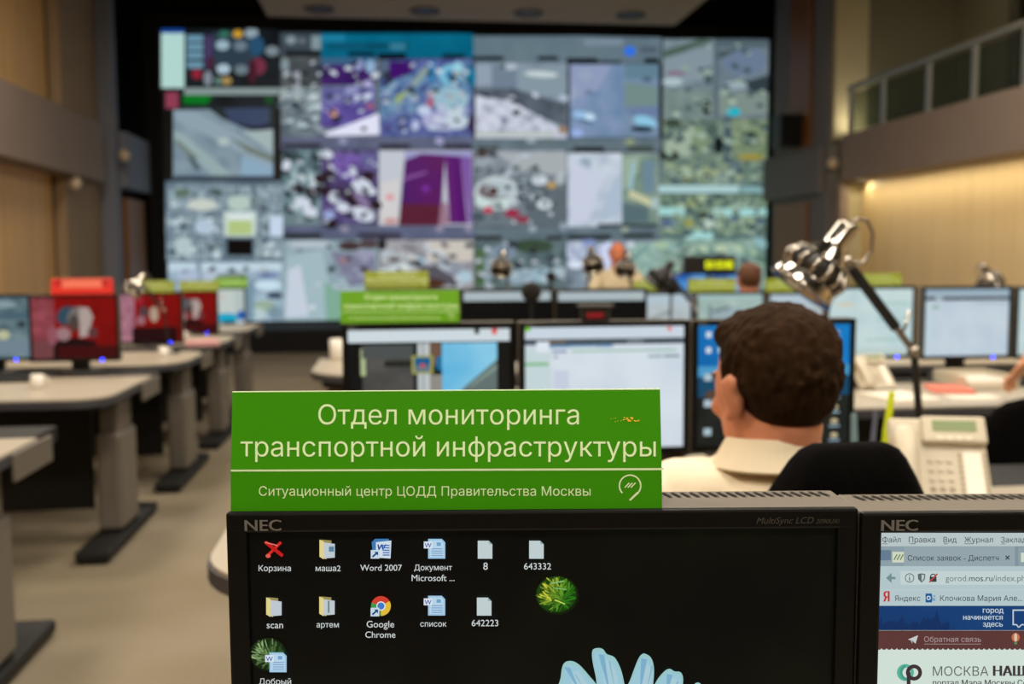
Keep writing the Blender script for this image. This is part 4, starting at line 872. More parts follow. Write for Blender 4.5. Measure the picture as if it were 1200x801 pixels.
o = sq.mb.build('scuff_glint', fr); o['label'] = 'gold scuff mark near the upper right corner'
m_green2 = mat('lit_green_print', (138, 152, 10), .4)  # same sign green, with the yellowing by overhead light put into the colour
m_green3 = mat('lime_green_print', (98, 164, 8), .35)
m_red = mat('red_sign_print', (226, 44, 34), .4); m_red2 = mat('deep_red_print', (190, 6, 4), .4); m_pink = mat('pink_red_print', (236, 120, 96), .4)
def far_sign(label, top, mg, rz=0, dx=0.0, lettering=True):
    t = copy_tree(sg); t.location = (top[0] + dx, top[1] + .004, top[2] + .0002); t.rotation_euler = (0, 0, rz); t['label'] = label
    for c in t.children:
        if c.name.startswith(('front_panel', 'back_panel')):
            c.data = c.data.copy(); c.data.materials[0] = mg
        for g_ in list(c.children):
            if g_.name.startswith('scuff') or not lettering: bpy.data.objects.remove(g_)
    return t
far_sign('green sign with pale lettering on the monitor with the street view', MB1, m_green3, R(-1), (469.5 - 503) * 2.53 / FPX)
far_sign('pale lime sign peeking out above the second green sign', at(465, 338, 4.67), m_green2, 0)
far_sign('yellow-green sign behind the chrome lamp on the left block', ML2, m_green2, 0, .02)
far_sign('yellow-green sign on the smaller red-screened monitor', ML3, m_green2, 0, .08)
far_sign('green sign on the farthest white-screened monitor', ML4, m_green3, 0, .09)
far_sign('yellow-green sign against the lit tan wall right of the lamp arm', MB6, m_green2, 0, .02)
far_sign('yellow-green sign below the digital clock', at(835, 342, 6.1), m_green2, 0)
far_sign('yellow-green sign half hidden by the chrome lamp head', at(926, 342, 6.1), m_green2, 0)
far_sign('small yellow-green sign beside the bald man', at(765, 341, 7.9), m_green2, 0)
monitor('dark monitor under the sign beside the bald man', at(765, 341, 7.9), 0, .75, scr_pale, G4)
t = far_sign('bright red sign on the red-screened monitor', ML1, m_red, R(2), .045, False)
for c in t.children:
    if c.name.startswith('front_panel'):
        q = Pic(lambda x, z: Vector((x, F1[0] + (z - F1[1]) / (F2[1] - F1[1]) * (F2[0] - F1[0]), z)), n_hi, .0002); q.off = .0004
        q.p([(-.10, .034), (.10, .034), (.10, .074), (-.10, .074)], m_pink)
        for x in (-.115, .115): q.e(x, .058, .022, .02, m_red2)
        q.mb.build('printed_field', c)

# ------------------------------------------------------------------ office chairs
m_fab = mat('black_chair_fabric', (9, 8, 8), .95, var=.3, scale=160, bump=.3, spec=.08, stretch=(3, 3, .3))
m_pl = mat('black_plastic', (18, 18, 18), .45)
def chair(label, loc, rz, backtop=1.117, narrow=True):
    """faces +y in its own frame"""
    t = thing('office_chair', label, 'chair', loc, rz, 'black office chairs')
    MB().box((0, 0, .45), (.48, .46, .09), m_fab, .035, seg=4).build('seat', t)
    # backrest: outline rows (height, half width), curved around the sitter
    rows = [(.55, .19), (.62, .215), (.74, .222), (.86, .196), (.96, .150), (1.03, .112), (1.075, .087), (1.10, .071), (1.112, .060), (1.1185, .046)] if narrow else [(.55, .19), (.64, .22), (.78, .23), (.90, .225), (.97, .20), (1.0, .165), (1.015, .11)]
    vv, ff = [], []; n = 13
    for side in (0, 1):
        for z, hw in rows:
            for i in range(n):
                u = -1 + 2 * i / (n - 1); x = u * hw
                edge = min(1, (1 - abs(u)) * 6); tp = min(1, (rows[-1][0] - z) * 30 + .15)
                th = .022 * (edge ** .5) * (tp ** .5) + .004
                y = -.215 - .10 * (z - .55) + .35 * x * x + (-th if side == 0 else th)
                vv.append((x, y, z))
    k = len(rows)
    for i in range(k - 1):
        for j in range(n - 1):
            a = i * n + j; ff.append([a, a + 1, a + n + 1, a + n]); b_ = k * n; ff.append([b_ + a, b_ + a + n, b_ + a + n + 1, b_ + a + 1])
    for i in range(k - 1):
        for j in (0, n - 1):
            a = i * n + j; q = [a, a + n, k * n + a + n, k * n + a]; ff.append(q if j == 0 else q[::-1])
    for j in range(n - 1):
        ff.append([j + 1, j, k * n + j, k * n + j + 1]); a = (k - 1) * n + j; ff.append([a, a + 1, k * n + a + 1, k * n + a])
    MB().add(vv, ff, m_fab, None, True).build('backrest', t)
    MB().path([(0, -.12, .40), (0, -.24, .42), (0, -.285, .52), (0, -.275, .66)], .022, m_pl, 10).build('back_support', t)
    MB().tube((0, 0, .10), (0, 0, .41), .026, m_pl).tube((0, 0, .38), (0, 0, .41), .06, m_pl).build('gas_lift', t)
    for sx in (-1, 1):
        MB().path([(sx * .22, -.02, .42), (sx * .29, -.02, .45), (sx * .30, -.02, .62)], .016, m_pl, 8).box((sx * .30, .0, .635), (.06, .24, .03), m_pl, .012).build('armrest', t)
    for i in range(5):
        a = R(72 * i + 18); ex, ey = .30 * math.cos(a), .30 * math.sin(a)
        L = MB().tube((0, 0, .11), (ex, ey, .075), .026, m_pl, .016, 10).build('leg', t)
        d_ = Vector((-math.sin(a), math.cos(a), 0)) * .012
        MB().tube(Vector((ex, ey, .03)) - d_ * 2, Vector((ex, ey, .03)) + d_ * 2, .029, m_pl, None, 16).tube((ex, ey, .03), (ex, ey, .075), .008, m_pl).build('caster', L)
    return t
ch = chair('black office chair whose tapered back the man in white leans on', (.53, 1.372, 0), R(0))
c2 = chair('black office chair at the right photo edge', (1.99, 2.98, 0), R(-4), narrow=False); c2.scale = (1, 1, .9)
for lb, x, y, rz in (('black office chair tucked under the red sign desk', -1.98, 4.12, 8), ('black office chair at the second left desk, beyond the red-screened monitor', -2.3, 5.55, -6), ('black office chair facing the far lit monitors, under the brown-haired person', 2.34, 6.42, 0), ('black office chair that the bald man sits on', 2.12, 9.3, 180)):
    dup(c2, lb, (x, y, 0), R(rz))

# ------------------------------------------------------------------ people
def fuse(prims, voxel, it, mats, pick=None, name='body', parent=None):
    """prims: ('e', centre, radii, matrix) or ('c', p0, r0, p1, r1); fused into one continuous smooth skin"""
    b = MB(); m0 = mats[0]
    for p in prims:
        if p[0] == 'e': b.ell(p[1], p[2], m0, p[3] if len(p) > 3 else None, 24, 16)
        else:
            b.tube(p[1], p[3], p[2], m0, p[4], 16, True)
            b.ell(p[1], (p[2],) * 3, m0, None, 16, 10); b.ell(p[3], (p[4],) * 3, m0, None, 16, 10)
    me = b.mesh('fuse_src'); o = link('fuse_src', me)
    r = o.modifiers.new('r', 'REMESH'); r.mode = 'VOXEL'; r.voxel_size = voxel; r.use_smooth_shade = True
    s = o.modifiers.new('s', 'SMOOTH'); s.factor = .5; s.iterations = it
    bpy.context.view_layer.update()
    out = bpy.data.meshes.new_from_object(o.evaluated_get(bpy.context.evaluated_depsgraph_get()))
    bpy.data.objects.remove(o); bpy.data.meshes.remove(me); out.name = name
    out.materials.clear()
    for m in mats: out.materials.append(m)
    n = len(out.polygons); idx = [0] * n
    if pick:
        for i, f in enumerate(out.polygons): idx[i] = pick(f.center)
    out.polygons.foreach_set('material_index', idx); out.polygons.foreach_set('use_smooth', [True] * n); out.update()
    return link(name, out, parent)
m_eye = mat('eye_white', (222, 216, 206), .3); m_iris = mat('dark_iris', (40, 28, 20), .2)
def head_prims(M):
    E_ = lambda c, r, rx=0, ry=0: ('e', (0, 0, 0), r, M @ Matrix.Translation(c) @ Matrix.Rotation(R(rx), 4, 'X') @ Matrix.Rotation(R(ry), 4, 'Y'))
    P = [E_((0, -.012, .032), (.074, .094, .082)), E_((0, .030, .0), (.066, .060, .075)), E_((0, .034, -.052), (.056, .052, .052)), E_((0, .068, -.092), (.024, .020, .018)),
         E_((0, .096, -.018), (.010, .013, .026), -16), E_((0, .103, -.034), (.015, .012, .010)), E_((-.033, .074, -.028), (.020, .018, .018)), E_((.033, .074, -.028), (.020, .018, .018)),
         E_((0, .082, .022), (.050, .012, .010)), E_((0, .087, -.062), (.024, .009, .006)), E_((0, .086, -.072), (.021, .010, .007)),
         E_((-.030, .075, .002), (.014, .012, .010)), E_((.030, .075, .002), (.014, .012, .010))]
    for sx in (-1, 1):
        P += [E_((sx * .078, -.008, -.012), (.010, .020, .034), -12, sx * 14), E_((sx * .084, -.016, .010), (.007, .014, .016)), E_((sx * .078, .0, -.038), (.008, .010, .012))]
        P.append(E_((sx * .052, .01, -.06), (.014, .04, .035)))
    return P
def hand_prims(wrist, direction, up, side):
    d = Vector(direction).normalized(); u = Vector(up); u = (u - d * u.dot(d)).normalized(); x = d.cross(u).normalized() * side   # x: towards the thumb
    Wp = Vector(wrist); P = []
    pc = Wp + d * .048; Mx = Matrix((x, d, u)).transposed().to_4x4(); Mx.translation = pc
    P.append(('e', (0, 0, 0), (.042, .052, .015), Mx)); P.append(('c', Wp, .024, Wp + d * .03, .024))
    for k, (off, ln) in enumerate(((.034, .068), (.0115, .078), (-.0115, .072), (-.034, .056))):
        a = Wp + d * .088 + x * off; dd = (d + x * off * 2.2).normalized()
        j = a + dd * ln * .55 + u * .004; e = j + (dd - u * .75).normalized() * ln * .5
        P += [('c', a, .0095, j, .0088), ('c', j, .0088, e, .0076)]
    a = Wp + d * .03 + x * .034; j = a + (d * .7 + x * .8).normalized() * .036; e = j + (d * 1.0 + x * .15 - u * .2).normalized() * .03
    P += [('c', a, .013, j, .0105), ('c', j, .0105, e, .009)]
    return P
def person(label, loc, rz, skin, headrot, head_c, arms, seat=.45, shirt=None, trousers=None, shoes=None, voxel=.006, lean=0.0, hair=None, short_sleeves=False, group=None):
    t = thing('person', label, 'person', loc, rz, group)
    lipm = mat(skin.name + '_lips', (176, 96, 84), .5)
    hip = seat + .11; Hc = Vector(head_c)
    neck = Vector((Hc.x * .5, -.03 + lean + (Hc.y - lean) * .25, hip + .50)); MHd = Matrix.Translation(Hc) @ Matrix.Scale(.93, 4) @ Matrix.Rotation(headrot[0], 4, 'Z') @ Matrix.Rotation(headrot[1], 4, 'X')
    ub = MHd @ Vector((0, -.028, -.06))
    chest = Vector((neck.x * .6, lean * .7 - .01, hip + .32))
    body = head_prims(MHd) + [('c', ub, .054, neck, .058), ('e', (chest.x, chest.y, chest.z), (.155, .10, .19)), ('e', (0, 0, hip + .08), (.145, .105, .15)), ('c', (chest.x - .12, chest.y, hip + .44), .05, (chest.x + .12, chest.y, hip + .44), .05)]
    sh = [('e', (chest.x, chest.y, chest.z), (.172, .118, .20)), ('e', (0, 0.004, hip + .08), (.164, .126, .17)), ('c', (chest.x - .125, chest.y - .004, hip + .445), .058, (chest.x + .125, chest.y - .004, hip + .445), .058),
          ('c', neck + Vector((-.05, 0, -.045)), .045, Vector((chest.x - .13, chest.y, hip + .45)), .05), ('c', neck + Vector((.05, 0, -.045)), .045, Vector((chest.x + .13, chest.y, hip + .45)), .05)]
    sh.append(('e', (neck.x, neck.y, neck.z - .052), (.092, .084, .056)))
    for sx, (el, wr, hd) in zip((-1, 1), arms):
        S = Vector((chest.x + sx * .175, chest.y, hip + .43)); el, wr = Vector(el), Vector(wr)
        d = (wr - el).normalized()
        body += [('c', S, .046, el, .038), ('c', el, .039, wr, .025)] + hand_prims(wr, hd, (0, 0, 1), sx * (-1 if False else 1) * -1)
        sh += [('c', S, .064, S.lerp(el, .5), .056), ('c', S.lerp(el, .5), .056, el, .05)]
        if not short_sleeves: sh += [('c', el, .05, el.lerp(wr, .5), .043), ('c', el.lerp(wr, .5), .043, wr - d * .012, .034)]
    tr = [('e', (0, -.01, hip - .01), (.17, .13, .115))]
    for sx in (-1, 1):
        hj, kn, an = Vector((sx * .09, .02, hip - .02)), Vector((sx * .12, .44, seat + .06)), Vector((sx * .13, .40, .10))
        body += [('c', hj, .075, kn, .05), ('c', kn, .05, kn.lerp(an, .35) + Vector((0, -.015, 0)), .052), ('c', kn.lerp(an, .35), .05, an, .034), ('c', an, .034, (sx * .14, .50, .05), .03)]
        tr += [('c', hj, .088, kn, .066), ('c', kn, .066, an + Vector((0, 0, .01)), .052)]
    Mi = MHd.inverted()
    def pick(c):
        p = Mi @ c
        if p.y > .05 and abs(abs(p.x) - .030) < .0125 and abs(p.z - .002) < .0065: return 2 if abs(abs(p.x) - .030) > .005 else 3
        if p.y > .07 and abs(p.x) < .024 and -.079 < p.z < -.057: return 1
        if p.y > .06 and .012 < abs(p.x) < .05 and .015 < p.z < .024: return 4
        return 0
    bm_ = fuse(body, voxel, 4, [skin, lipm, m_eye, m_iris, mat('eyebrow_hair', (70, 48, 32), .8)], pick, 'body', t)
    s_ = fuse(sh, voxel, 3, [shirt], None, 'shirt', t)
    ring = []
    for k in range(44):
        a = 2 * math.pi * k / 44; fr_ = math.sin(a)
        ring.append(neck + Vector((.061 * math.cos(a), .064 * fr_ + .010, .024 - .034 * max(0, fr_) + .006 * max(0, -fr_))))
    cb = MB(); up = Vector((0, 0, .024)); n = len(ring); vv = []
    for k, p in enumerate(ring):
        c0 = neck; out = (p - c0); out.z = 0; out.normalize()
        vv += [p - up * 1.45 + out * .014, p + up * .5 - out * .002, p + up * .5 + out * .004, p - up * 1.2 + out * .025]
    ff = []
    for k in range(n):
        a, c_ = 4 * k, 4 * ((k + 1) % n)
        for i in range(4): ff.append([a + i, c_ + i, c_ + (i + 1) % 4, a + (i + 1) % 4])
    cb.add(vv, ff, shirt, None, False).build('collar', s_)
    fuse(tr, .012, 3, [trousers], None, 'trousers', t)
    for sx in (-1, 1):
        fuse([('e', (sx * .14, .47, .045), (.047, .13, .042)), ('e', (sx * .135, .40, .07), (.046, .06, .06)), ('e', (sx * .14, .48, .018), (.05, .14, .018))], .01, 2, [shoes], None, 'shoe', t)
    return t, MHd
m_skin = mat('warm_skin', (206, 136, 104), .55, var=.04, scale=30)
m_skin2 = mat('tanned_skin', (200, 112, 70), .5, var=.04, scale=30)
m_hair = mat('dark_brown_hair', (44, 29, 15), .8, var=.3, scale=90, bump=.4, spec=.08, stretch=(1, 1, .25))
m_shirt = mat('white_cream_shirt', (236, 222, 194), .8, var=.02, scale=12)
m_trous = mat('dark_trousers', (26, 28, 34), .9); m_shoe = mat('black_shoe_leather', (14, 13, 12), .4)
def hair_prims(M, seed, tufts=200, full=True):
    g = random.Random(seed); P = []
    E_ = lambda c, r: ('e', (0, 0, 0), r, M @ Matrix.Translation(c))
    base = [((0, -.028, .048), (.083, .098, .078)), ((0, -.040, .022), (.081, .085, .074)), ((0, .03, .082), (.066, .05, .036)), ((0, -.048, -.014), (.069, .063, .056)), ((0, -.050, -.040), (.046, .045, .030)), ((-.066, -.006, .028), (.016, .03, .04)), ((.066, -.006, .028), (.016, .03, .04))]
    P = [E_(*q) for q in base]
    ctr = Vector((0, -.035, .02)); crown = Vector((.01, -.07, .1))
    def hull(n):
        best = .03
        for c, r in base:
            o = ctr - Vector(c); A = sum((n[i] / r[i]) ** 2 for i in range(3)); B = sum(o[i] * n[i] / r[i] ** 2 for i in range(3)); D = B * B - A * (sum((o[i] / r[i]) ** 2 for i in range(3)) - 1)
            if D > 0: best = max(best, (-B + math.sqrt(D)) / A)
        return ctr + n * best
    for i in range(tufts):
        th = g.uniform(0, 2 * math.pi); z = g.uniform(-.55, 1)
        n = Vector((math.sqrt(1 - z * z) * math.cos(th), math.sqrt(1 - z * z) * math.sin(th), z))
        if n.y > .45 and n.z < .6: continue
        p = hull(n); fl = (p - crown); fl = fl - n * fl.dot(n)
        if fl.length < 1e-3: continue
        fl = (fl.normalized() + Vector((.3, 0, -.1)) + Vector((g.uniform(-.35, .35), g.uniform(-.35, .35), 0))); fl = (fl - n * fl.dot(n)).normalized()
        q = hull((p + fl * g.uniform(.016, .032) - ctr).normalized())
        P.append(('c', M @ (p - n * g.uniform(.001, .004)), g.uniform(.0045, .007), M @ (q - n * .001), .003))
    return P
# the man in white, seen from behind (chest, head and chair line up on x = .53)
man, HM = person('dark-haired man in a white shirt seen from behind at his monitors', (.53, 1.42, 0), 0, m_skin, (R(19), R(-7)), (.001, -.062, 1.153), [((-.27, .12, .74), (-.15, .40, .79), (.2, 1, -.05)), ((.28, .12, .74), (.12, .42, .79), (-.15, 1, -.05))], .438, m_shirt, m_trous, m_shoe, .0055, -.05)
fuse(hair_prims(HM, 11, 420), .003, 2, [m_hair], None, 'hair', man)
# bald man facing the camera
bm2, _ = person('bald man in a beige shirt facing the camera in front of the screens', (2.11, 9.25, 0), R(180 - 10), m_skin2, (0, R(-6)), (0, .02, 1.36), [((-.27, .20, .92), (-.12, .42, .98), (.3, 1, .1)), ((.28, .20, .92), (.13, .42, .98), (-.3, 1, .1))], .60, mat('beige_shirt', (196, 182, 152), .8), m_trous, m_shoe, .007)
# brown-haired person in front of the far rows
bm3, H3 = person('brown-haired person whose head top shows above the far monitors', (2.36, 6.44, 0), R(-4), m_skin, (0, R(-6)), (0, -.02, 1.175), [((-.27, .14, .76), (-.14, .40, .80), (.2, 1, -.05)), ((.28, .14, .76), (.14, .40, .80), (-.2, 1, -.05))], .44, mat('grey_shirt', (120, 122, 128), .8), m_trous, m_shoe, .008)
fuse(hair_prims(H3, 5, 120), .006, 2, [mat('chestnut_hair', (92, 54, 32), .7, var=.25, scale=50)], None, 'hair', bm3)
# person at the right edge: only the left forearm and hand reach into the photo
bm4, H4 = person('person at the right photo edge with bare forearm raised over the desk', (2.83, 3.25, 0), R(0), mat('fair_skin', (222, 160, 120), .55, var=.03, scale=30), (R(-10), R(-8)), (.10, .03, 1.17), [((-.26, .20, .95), (-.36, .36, .93), (-.30, .6, -.9)), ((.26, .16, .76), (.2, .40, .79), (-.1, 1, 0))], .44, mat('pale_grey_shirt', (190, 192, 198), .8), m_trous, m_shoe, .006, 0.0, None, True)
fuse(hair_prims(H4, 8, 80), .006, 2, [m_hair], None, 'hair', bm4)

# ------------------------------------------------------------------ desk lamps
m_chr = mat('polished_chrome', (170, 163, 154), .16, 1.0)
m_chd = mat('brushed_chrome', (150, 142, 134), .32, 1.0)
m_blk = mat('lamp_black_enamel', (10, 10, 10), .4)
def lamp(label, loc, elbow, neck, axis, rz=0, rim=.07):
    t = thing('desk_lamp', label, 'lamp', loc, rz, 'chrome desk lamps')
    E, N = Vector(elbow), Vector(neck); A = Vector(axis).normalized()
    MB().lathe([(0, .0), (.085, 0), (.088, .006), (.08, .02), (.03, .026), (.014, .05), (0, .05)], m_blk).build('base', t)
    MB().tube((0, 0, .04), E, .0095, m_blk, .0085).build('lower_arm', t)
    d = (N - E).normalized()
    MB().tube(E + d * .07, N - d * .02, .0125, m_blk).build('upper_arm', t)
    MB().ell(E, (.016, .016, .016), m_chd).tube(E, E + d * .075, .008, m_chd).path([E + d * .05, E + d * .08 + Vector((.03, 0, .0)), E + d * .09 + Vector((.045, 0, .025))], .004, m_chr, 8).build('elbow_joint', t)
    MB().tube(N - d * .03, N, .009, m_chr).ell(N, (.015, .015, .015), m_chr).tube(N, N - A * .01 + Vector((-.02, 0, .02)), .008, m_chd).build('neck_joint', t)
    # shade: bell round its own axis, open slots in a cage of ribs
    top = N + Vector((-.013, 0, .060)); z = A; x = z.orthogonal().normalized(); y = z.cross(x)
    M = Matrix.Translation(top) @ Matrix((x, y, z)).transposed().to_4x4() @ Matrix.Scale(1.14, 4)
    sh = MB().lathe([(.0, -.03), (.020, -.03), (.024, -.02), (.024, .02), (.030, .03)], m_chr, 28, M).lathe([(.030, .03), (.046, .048), (.056, .062)], m_chr, 32, M)
    sh.lathe([(rim - .012, .105), (rim - .003, .112), (rim + .002, .132), (rim + .005, .138), (rim - .002, .140), (rim - .006, .132), (rim - .014, .107)], m_chr, 40, M)
    sh.lathe([(.052, .064), (.068, .09), (rim - .015, .108)], mat('shade_lining', (30, 27, 24), .4), 32, M)
    so = sh.build('shade', t)
    for k in range(14):
        a = 2 * math.pi * k / 14; c, s = math.cos(a), math.sin(a)
        MB().path([(c * .054, s * .054, .060), (c * .071, s * .071, .088), (c * (rim - .008), s * (rim - .008), .112)], .0050, m_chr, 8, M).build('rib', so)
    MB().lathe([(.0, .035), (.018, .04), (.03, .075), (.026, .10), (.0, .112)], mat('bulb_glass', (214, 206, 190), .25), 20, M).build('bulb', t)
    tp = top - A * .03
    MB().path([tp, tp + Vector((.018, 0, .016)), tp + Vector((.042, 0, .012)), tp + Vector((.058, 0, -.018)), tp + Vector((.055, 0, -.06)), tp + Vector((.036, 0, -.088)), N], .0042, m_chd, 8).build('cable', t)
    return t
LB = at(1086, 510, 2.36); LB.z = .75
E_ = at(1071, 412, 2.36); N_ = at(992, 306, 2.36)
ax = (at(930, 324, 2.375) - at(982, 258, 2.36))
bl = lamp('large chrome desk lamp with slotted shade reaching over the man in white', LB, E_ - LB, N_ - LB, ax)
def lamp_copy(label, px, py, dd, sc, rz, zt=.77):
    p = at(px, py, dd); return dup(bl, label, (p.x, p.y, zt), R(rz), (sc, sc, sc))
lamp_copy('small chrome desk lamp right of the second green sign', 600, 318, 7.45, .94, 80, .752)
lamp_copy('small chrome desk lamp standing left of the bald man', 690, 320, 7.6, .98, 100, .752)
lamp_copy('small chrome desk lamp standing in front of the bald man', 744, 326, 7.45, .92, 75, .752)
dl = lamp_copy('dark-armed lamp leaning over the pale green lit monitor', 822, 330, 5.25, .84, -8, .752)
for c in dl.children:
    if c.name.startswith('shade'):
        c.data = c.data.copy()
        for k in range(len(c.data.materials)): c.data.materials[k] = m_blk
        for r_ in c.children: r_.data = r_.data.copy(); r_.data.materials[0] = m_blk
        c['label'] = 'black shade'
lamp_copy('chrome desk lamp in front of the yellow-green sign, left block', 196, 340, 6.2, .74, 40, .752)
lamp_copy('small chrome lamp above the bright table-filled monitor', 1122, 325, 5.6, .80, 200, .752)
lamp_copy('small lamp at the right photo edge above the monitors', 1204, 325, 5.6, .80, 180, .752)

# ------------------------------------------------------------------ desk phones
m_ph = mat('ivory_phone_plastic', (204, 194, 172), .42); m_ph2 = mat('phone_key_grey', (168, 154, 132), .5); m_lab = mat('white_label_strip', (246, 238, 222), .35)
def phone(label, loc, rz, tilt=58, sc=1.0):
    t = thing('desk_phone', label, 'phone', loc, rz, 'ivory desk phones')
    T = Matrix.Rotation(R(tilt), 4, 'X') @ Matrix.Scale(sc, 4)
    def part(n, b, par=t, lab=None):
        for i, v in enumerate(b.v): b.v[i] = tuple(T @ Vector(v))
        o = b.build(n, par)
        if lab: o['label'] = lab
        return o
    bd = part('phone_body', MB().box((.0, .135, .0), (.205, .27, .035), m_ph, .008))
    hd = part('display_housing', MB().box((.033, .235, .026), (.138, .066, .022), m_ph, .007))
    part('display', MB().box((.033, .242, .0375), (.094, .026, .002), mat('green_lcd', (112, 132, 72), .3), .0005), t, 'green display')
    k = MB()
    for i in range(3):
        for j in range(6): k.box((-.022 + i * .020, .055 + j * .022, .019), (.012, .011, .005), m_ph2 if j < 3 else m_ph, .002)
    part('keypad', k)
    for sx in (.041, .094):
        k = MB()
        for j in range(11): k.box((sx, .045 + j * .0135, .019), (.006, .008, .004), m_ph2, .0015)
        part('memory_keys', k)
    k = MB()
    for j in range(4): k.box((.0 + j * .02, .212, .0375), (.014, .006, .003), m_lab, .001)
    part('display_keys', k)
    part('label_strip', MB().box((.0675, .11, .0185), (.038, .155, .002), m_lab, .0006))
    part('handset', MB().path([(-.080, .005, .034), (-.080, .02, .052), (-.080, .07, .062), (-.080, .15, .062), (-.080, .205, .056), (-.080, .225, .036)], [.024, .028, .024, .024, .029, .025], m_ph, 16).ell((-.080, .022, .034), (.031, .034, .016), m_ph).ell((-.080, .208, .034), (.031, .036, .016), m_ph))
    s = MB().box((0, .085, .01), (.18, .16, .016), mat('phone_foot', (60, 56, 52), .6), .004).box((0, .15, .07), (.12, .014, .12), mat('phone_foot', (60, 56, 52), .6), .004)
    s.build('foot_stand', t)
    return t
p = at(1100, 545, 2.08)
ph = phone('ivory desk phone with green display beside the man in white', (p.x + .012, p.y - .02, .757), R(-16), 58, .955)
p = at(826, 548, 2.42); p2 = dup(ph, 'ivory phone handset showing left of the neck of the man in white', (p.x + .055, p.y - .02, .752), R(50), (1, 1, .36))
for lb, px, py, dd, rz in (('pale phone on the desk with the pink folder', 1012, 440, 4.5, 10),):
    q = at(px, py, dd); dup(ph, lb, (q.x, q.y - .15, .752), R(rz), (.9, .9, .62))

# ------------------------------------------------------------------ small things
# pen cup with pens
q = at(1018, 505, 2.33); PC = Vector((q.x, q.y, .75))
t = thing('pen_cup', 'black pen cup behind the chair of the man in white', 'pen cup', PC)
MB().lathe([(0, 0), (.048, 0), (.048, .115), (.044, .115), (.044, .006), (0, .006)], m_pl).build('cup', t)
def pen(label, dx, tipx, h, col, r=.006):
    t = thing('marker_pen', label, 'pen', PC + Vector((dx, 0, .008)), 0, 'pens in the black cup')
    MB().tube((0, 0, 0), (tipx, 0, h * .62), r, col).build('barrel', t)
    MB().tube((tipx, 0, h * .62), (tipx * 1.6, 0, h), r * 1.1, col, r * .8).build('cap', t)
pen('fluorescent yellow marker standing in the black cup', .026, .018, .262, mat('fluorescent_yellow', (206, 222, 12), .4), .0085)
pen('grey-blue pen standing in the black cup', .0, .010, .215, mat('grey_blue_plastic', (92, 96, 116), .4))
pen('pale teal pen at the left of the black cup', -.028, -.006, .212, mat('pale_teal_plastic', (110, 140, 150), .4), .008)
# little red-lit box on the second row, black round microphones
t = thing('desk_indicator', 'small black box with red light standing on the list monitor', 'indicator', Vector((at(703, 376, 2.50).x, MB2.y + .012, MB2.z + .0004)))
MB().box((0, .02, .017), (.075, .03, .034), m_pl, .006).box((0, .018, .037), (.092, .04, .008), mat('dark_grey_plastic', (58, 54, 50), .5), .003).build('case', t)
q = Pic(lambda x, z: Vector((x, .0045, z)), (0, -1, 0), .0002); q.r(-.026, .005, .020, .022, (96, 16, 20))
for k in range(4): q.r(-.022 + k * .010, .009, -.015 + k * .010, .018, (150, 30, 36))
q.mb.build('red_display', t)
def mic(label, px, py, dd, r=.06):
    p = at(px, py, dd); t = thing('gooseneck_microphone', label, 'microphone', (p.x, p.y, .752))
    h = p.z - .752
    MB().lathe([(0, 0), (.06, 0), (.06, .012), (.02, .022), (0, .022)], m_pl).build('base', t)
    MB().path([(0, 0, .02), (0, 0, h * .6), (.0, -.01, h * .85), (0, -.02, h)], .007, m_pl, 8).build('neck', t)
    MB().ell((0, -.02, h), (r, r * .8, r), mat('black_foam', (20, 17, 15), .95, bump=.4, scale=200)).build('windscreen', t)
mic('black round microphone above the black-screened monitor', 622, 342, 4.52, .046)
mic('black round microphone left of the digital clock', 786, 336, 5.5, .045)
mic('small dark microphone between the lamp and the bald man', 645, 324, 6.0, .032)
# digital clock on a stand
p = at(831, 310, 7.2); p = at_y(831, 310, 7.34); p.z -= .752; t = thing('digital_clock', 'black digital clock with yellow-green digits on a stand', 'clock', (p.x, p.y, .752))
MB().box((0, 0, p.z), (.40, .06, .135), m_pl, .008).build('case', t)
MB().tube((0, .01, .02), (0, .01, p.z - .06), .018, m_pl).lathe([(0, 0), (.16, 0), (.16, .015), (.02, .03), (0, .03)], m_pl).build('stand', t)
for i, x in enumerate((-.005, .030, .075, .110, .15, .18)):
    q = Pic(lambda x_, z_: Vector((x_, -.031, z_)), (0, -1, 0), .0004); cx, w_, h_, th = x - .02, .0234, .027, .0065
    for x0, z0, x1, z1 in ((-w_ / 2, h_ - th, w_ / 2, h_), (-w_ / 2, -h_, w_ / 2, -h_ + th), (-w_ / 2, -h_ + th, -w_ / 2 + th, h_ - th), (w_ / 2 - th, -h_ + th, w_ / 2, h_ - th)):
        q.r(cx + x0, p.z + z0, cx + x1, p.z + z1, emi((216, 224, 20), 2.2))
    q.mb.build('digit', t)
# a blue-banded screen wall unit under the clock
A = at(818, 322, 7.6); 
def scr_bluebar(q): q.r(0, 0, 1, 1, (74, 140, 210)); q.r(.0, .05, .3, .4, (50, 110, 206)); q.r(.6, .1, 1, .4, (140, 186, 214)); q.r(.3, .0, .6, .15, (40, 96, 170))
monitor('blue-screened monitor behind the yellow-green sign under the clock', at(805, 319, 7.7), 0, .75, scr_bluebar, G4)
monitor('blue and white screened monitor right of the digital clock', at(848, 320, 7.9), 0, .75, scr_bluebar, G4)
desk('pale desk carrying the blue monitors under the digital clock', 0.62, 2.8, 7.1, 7.72, group='right block of desks')
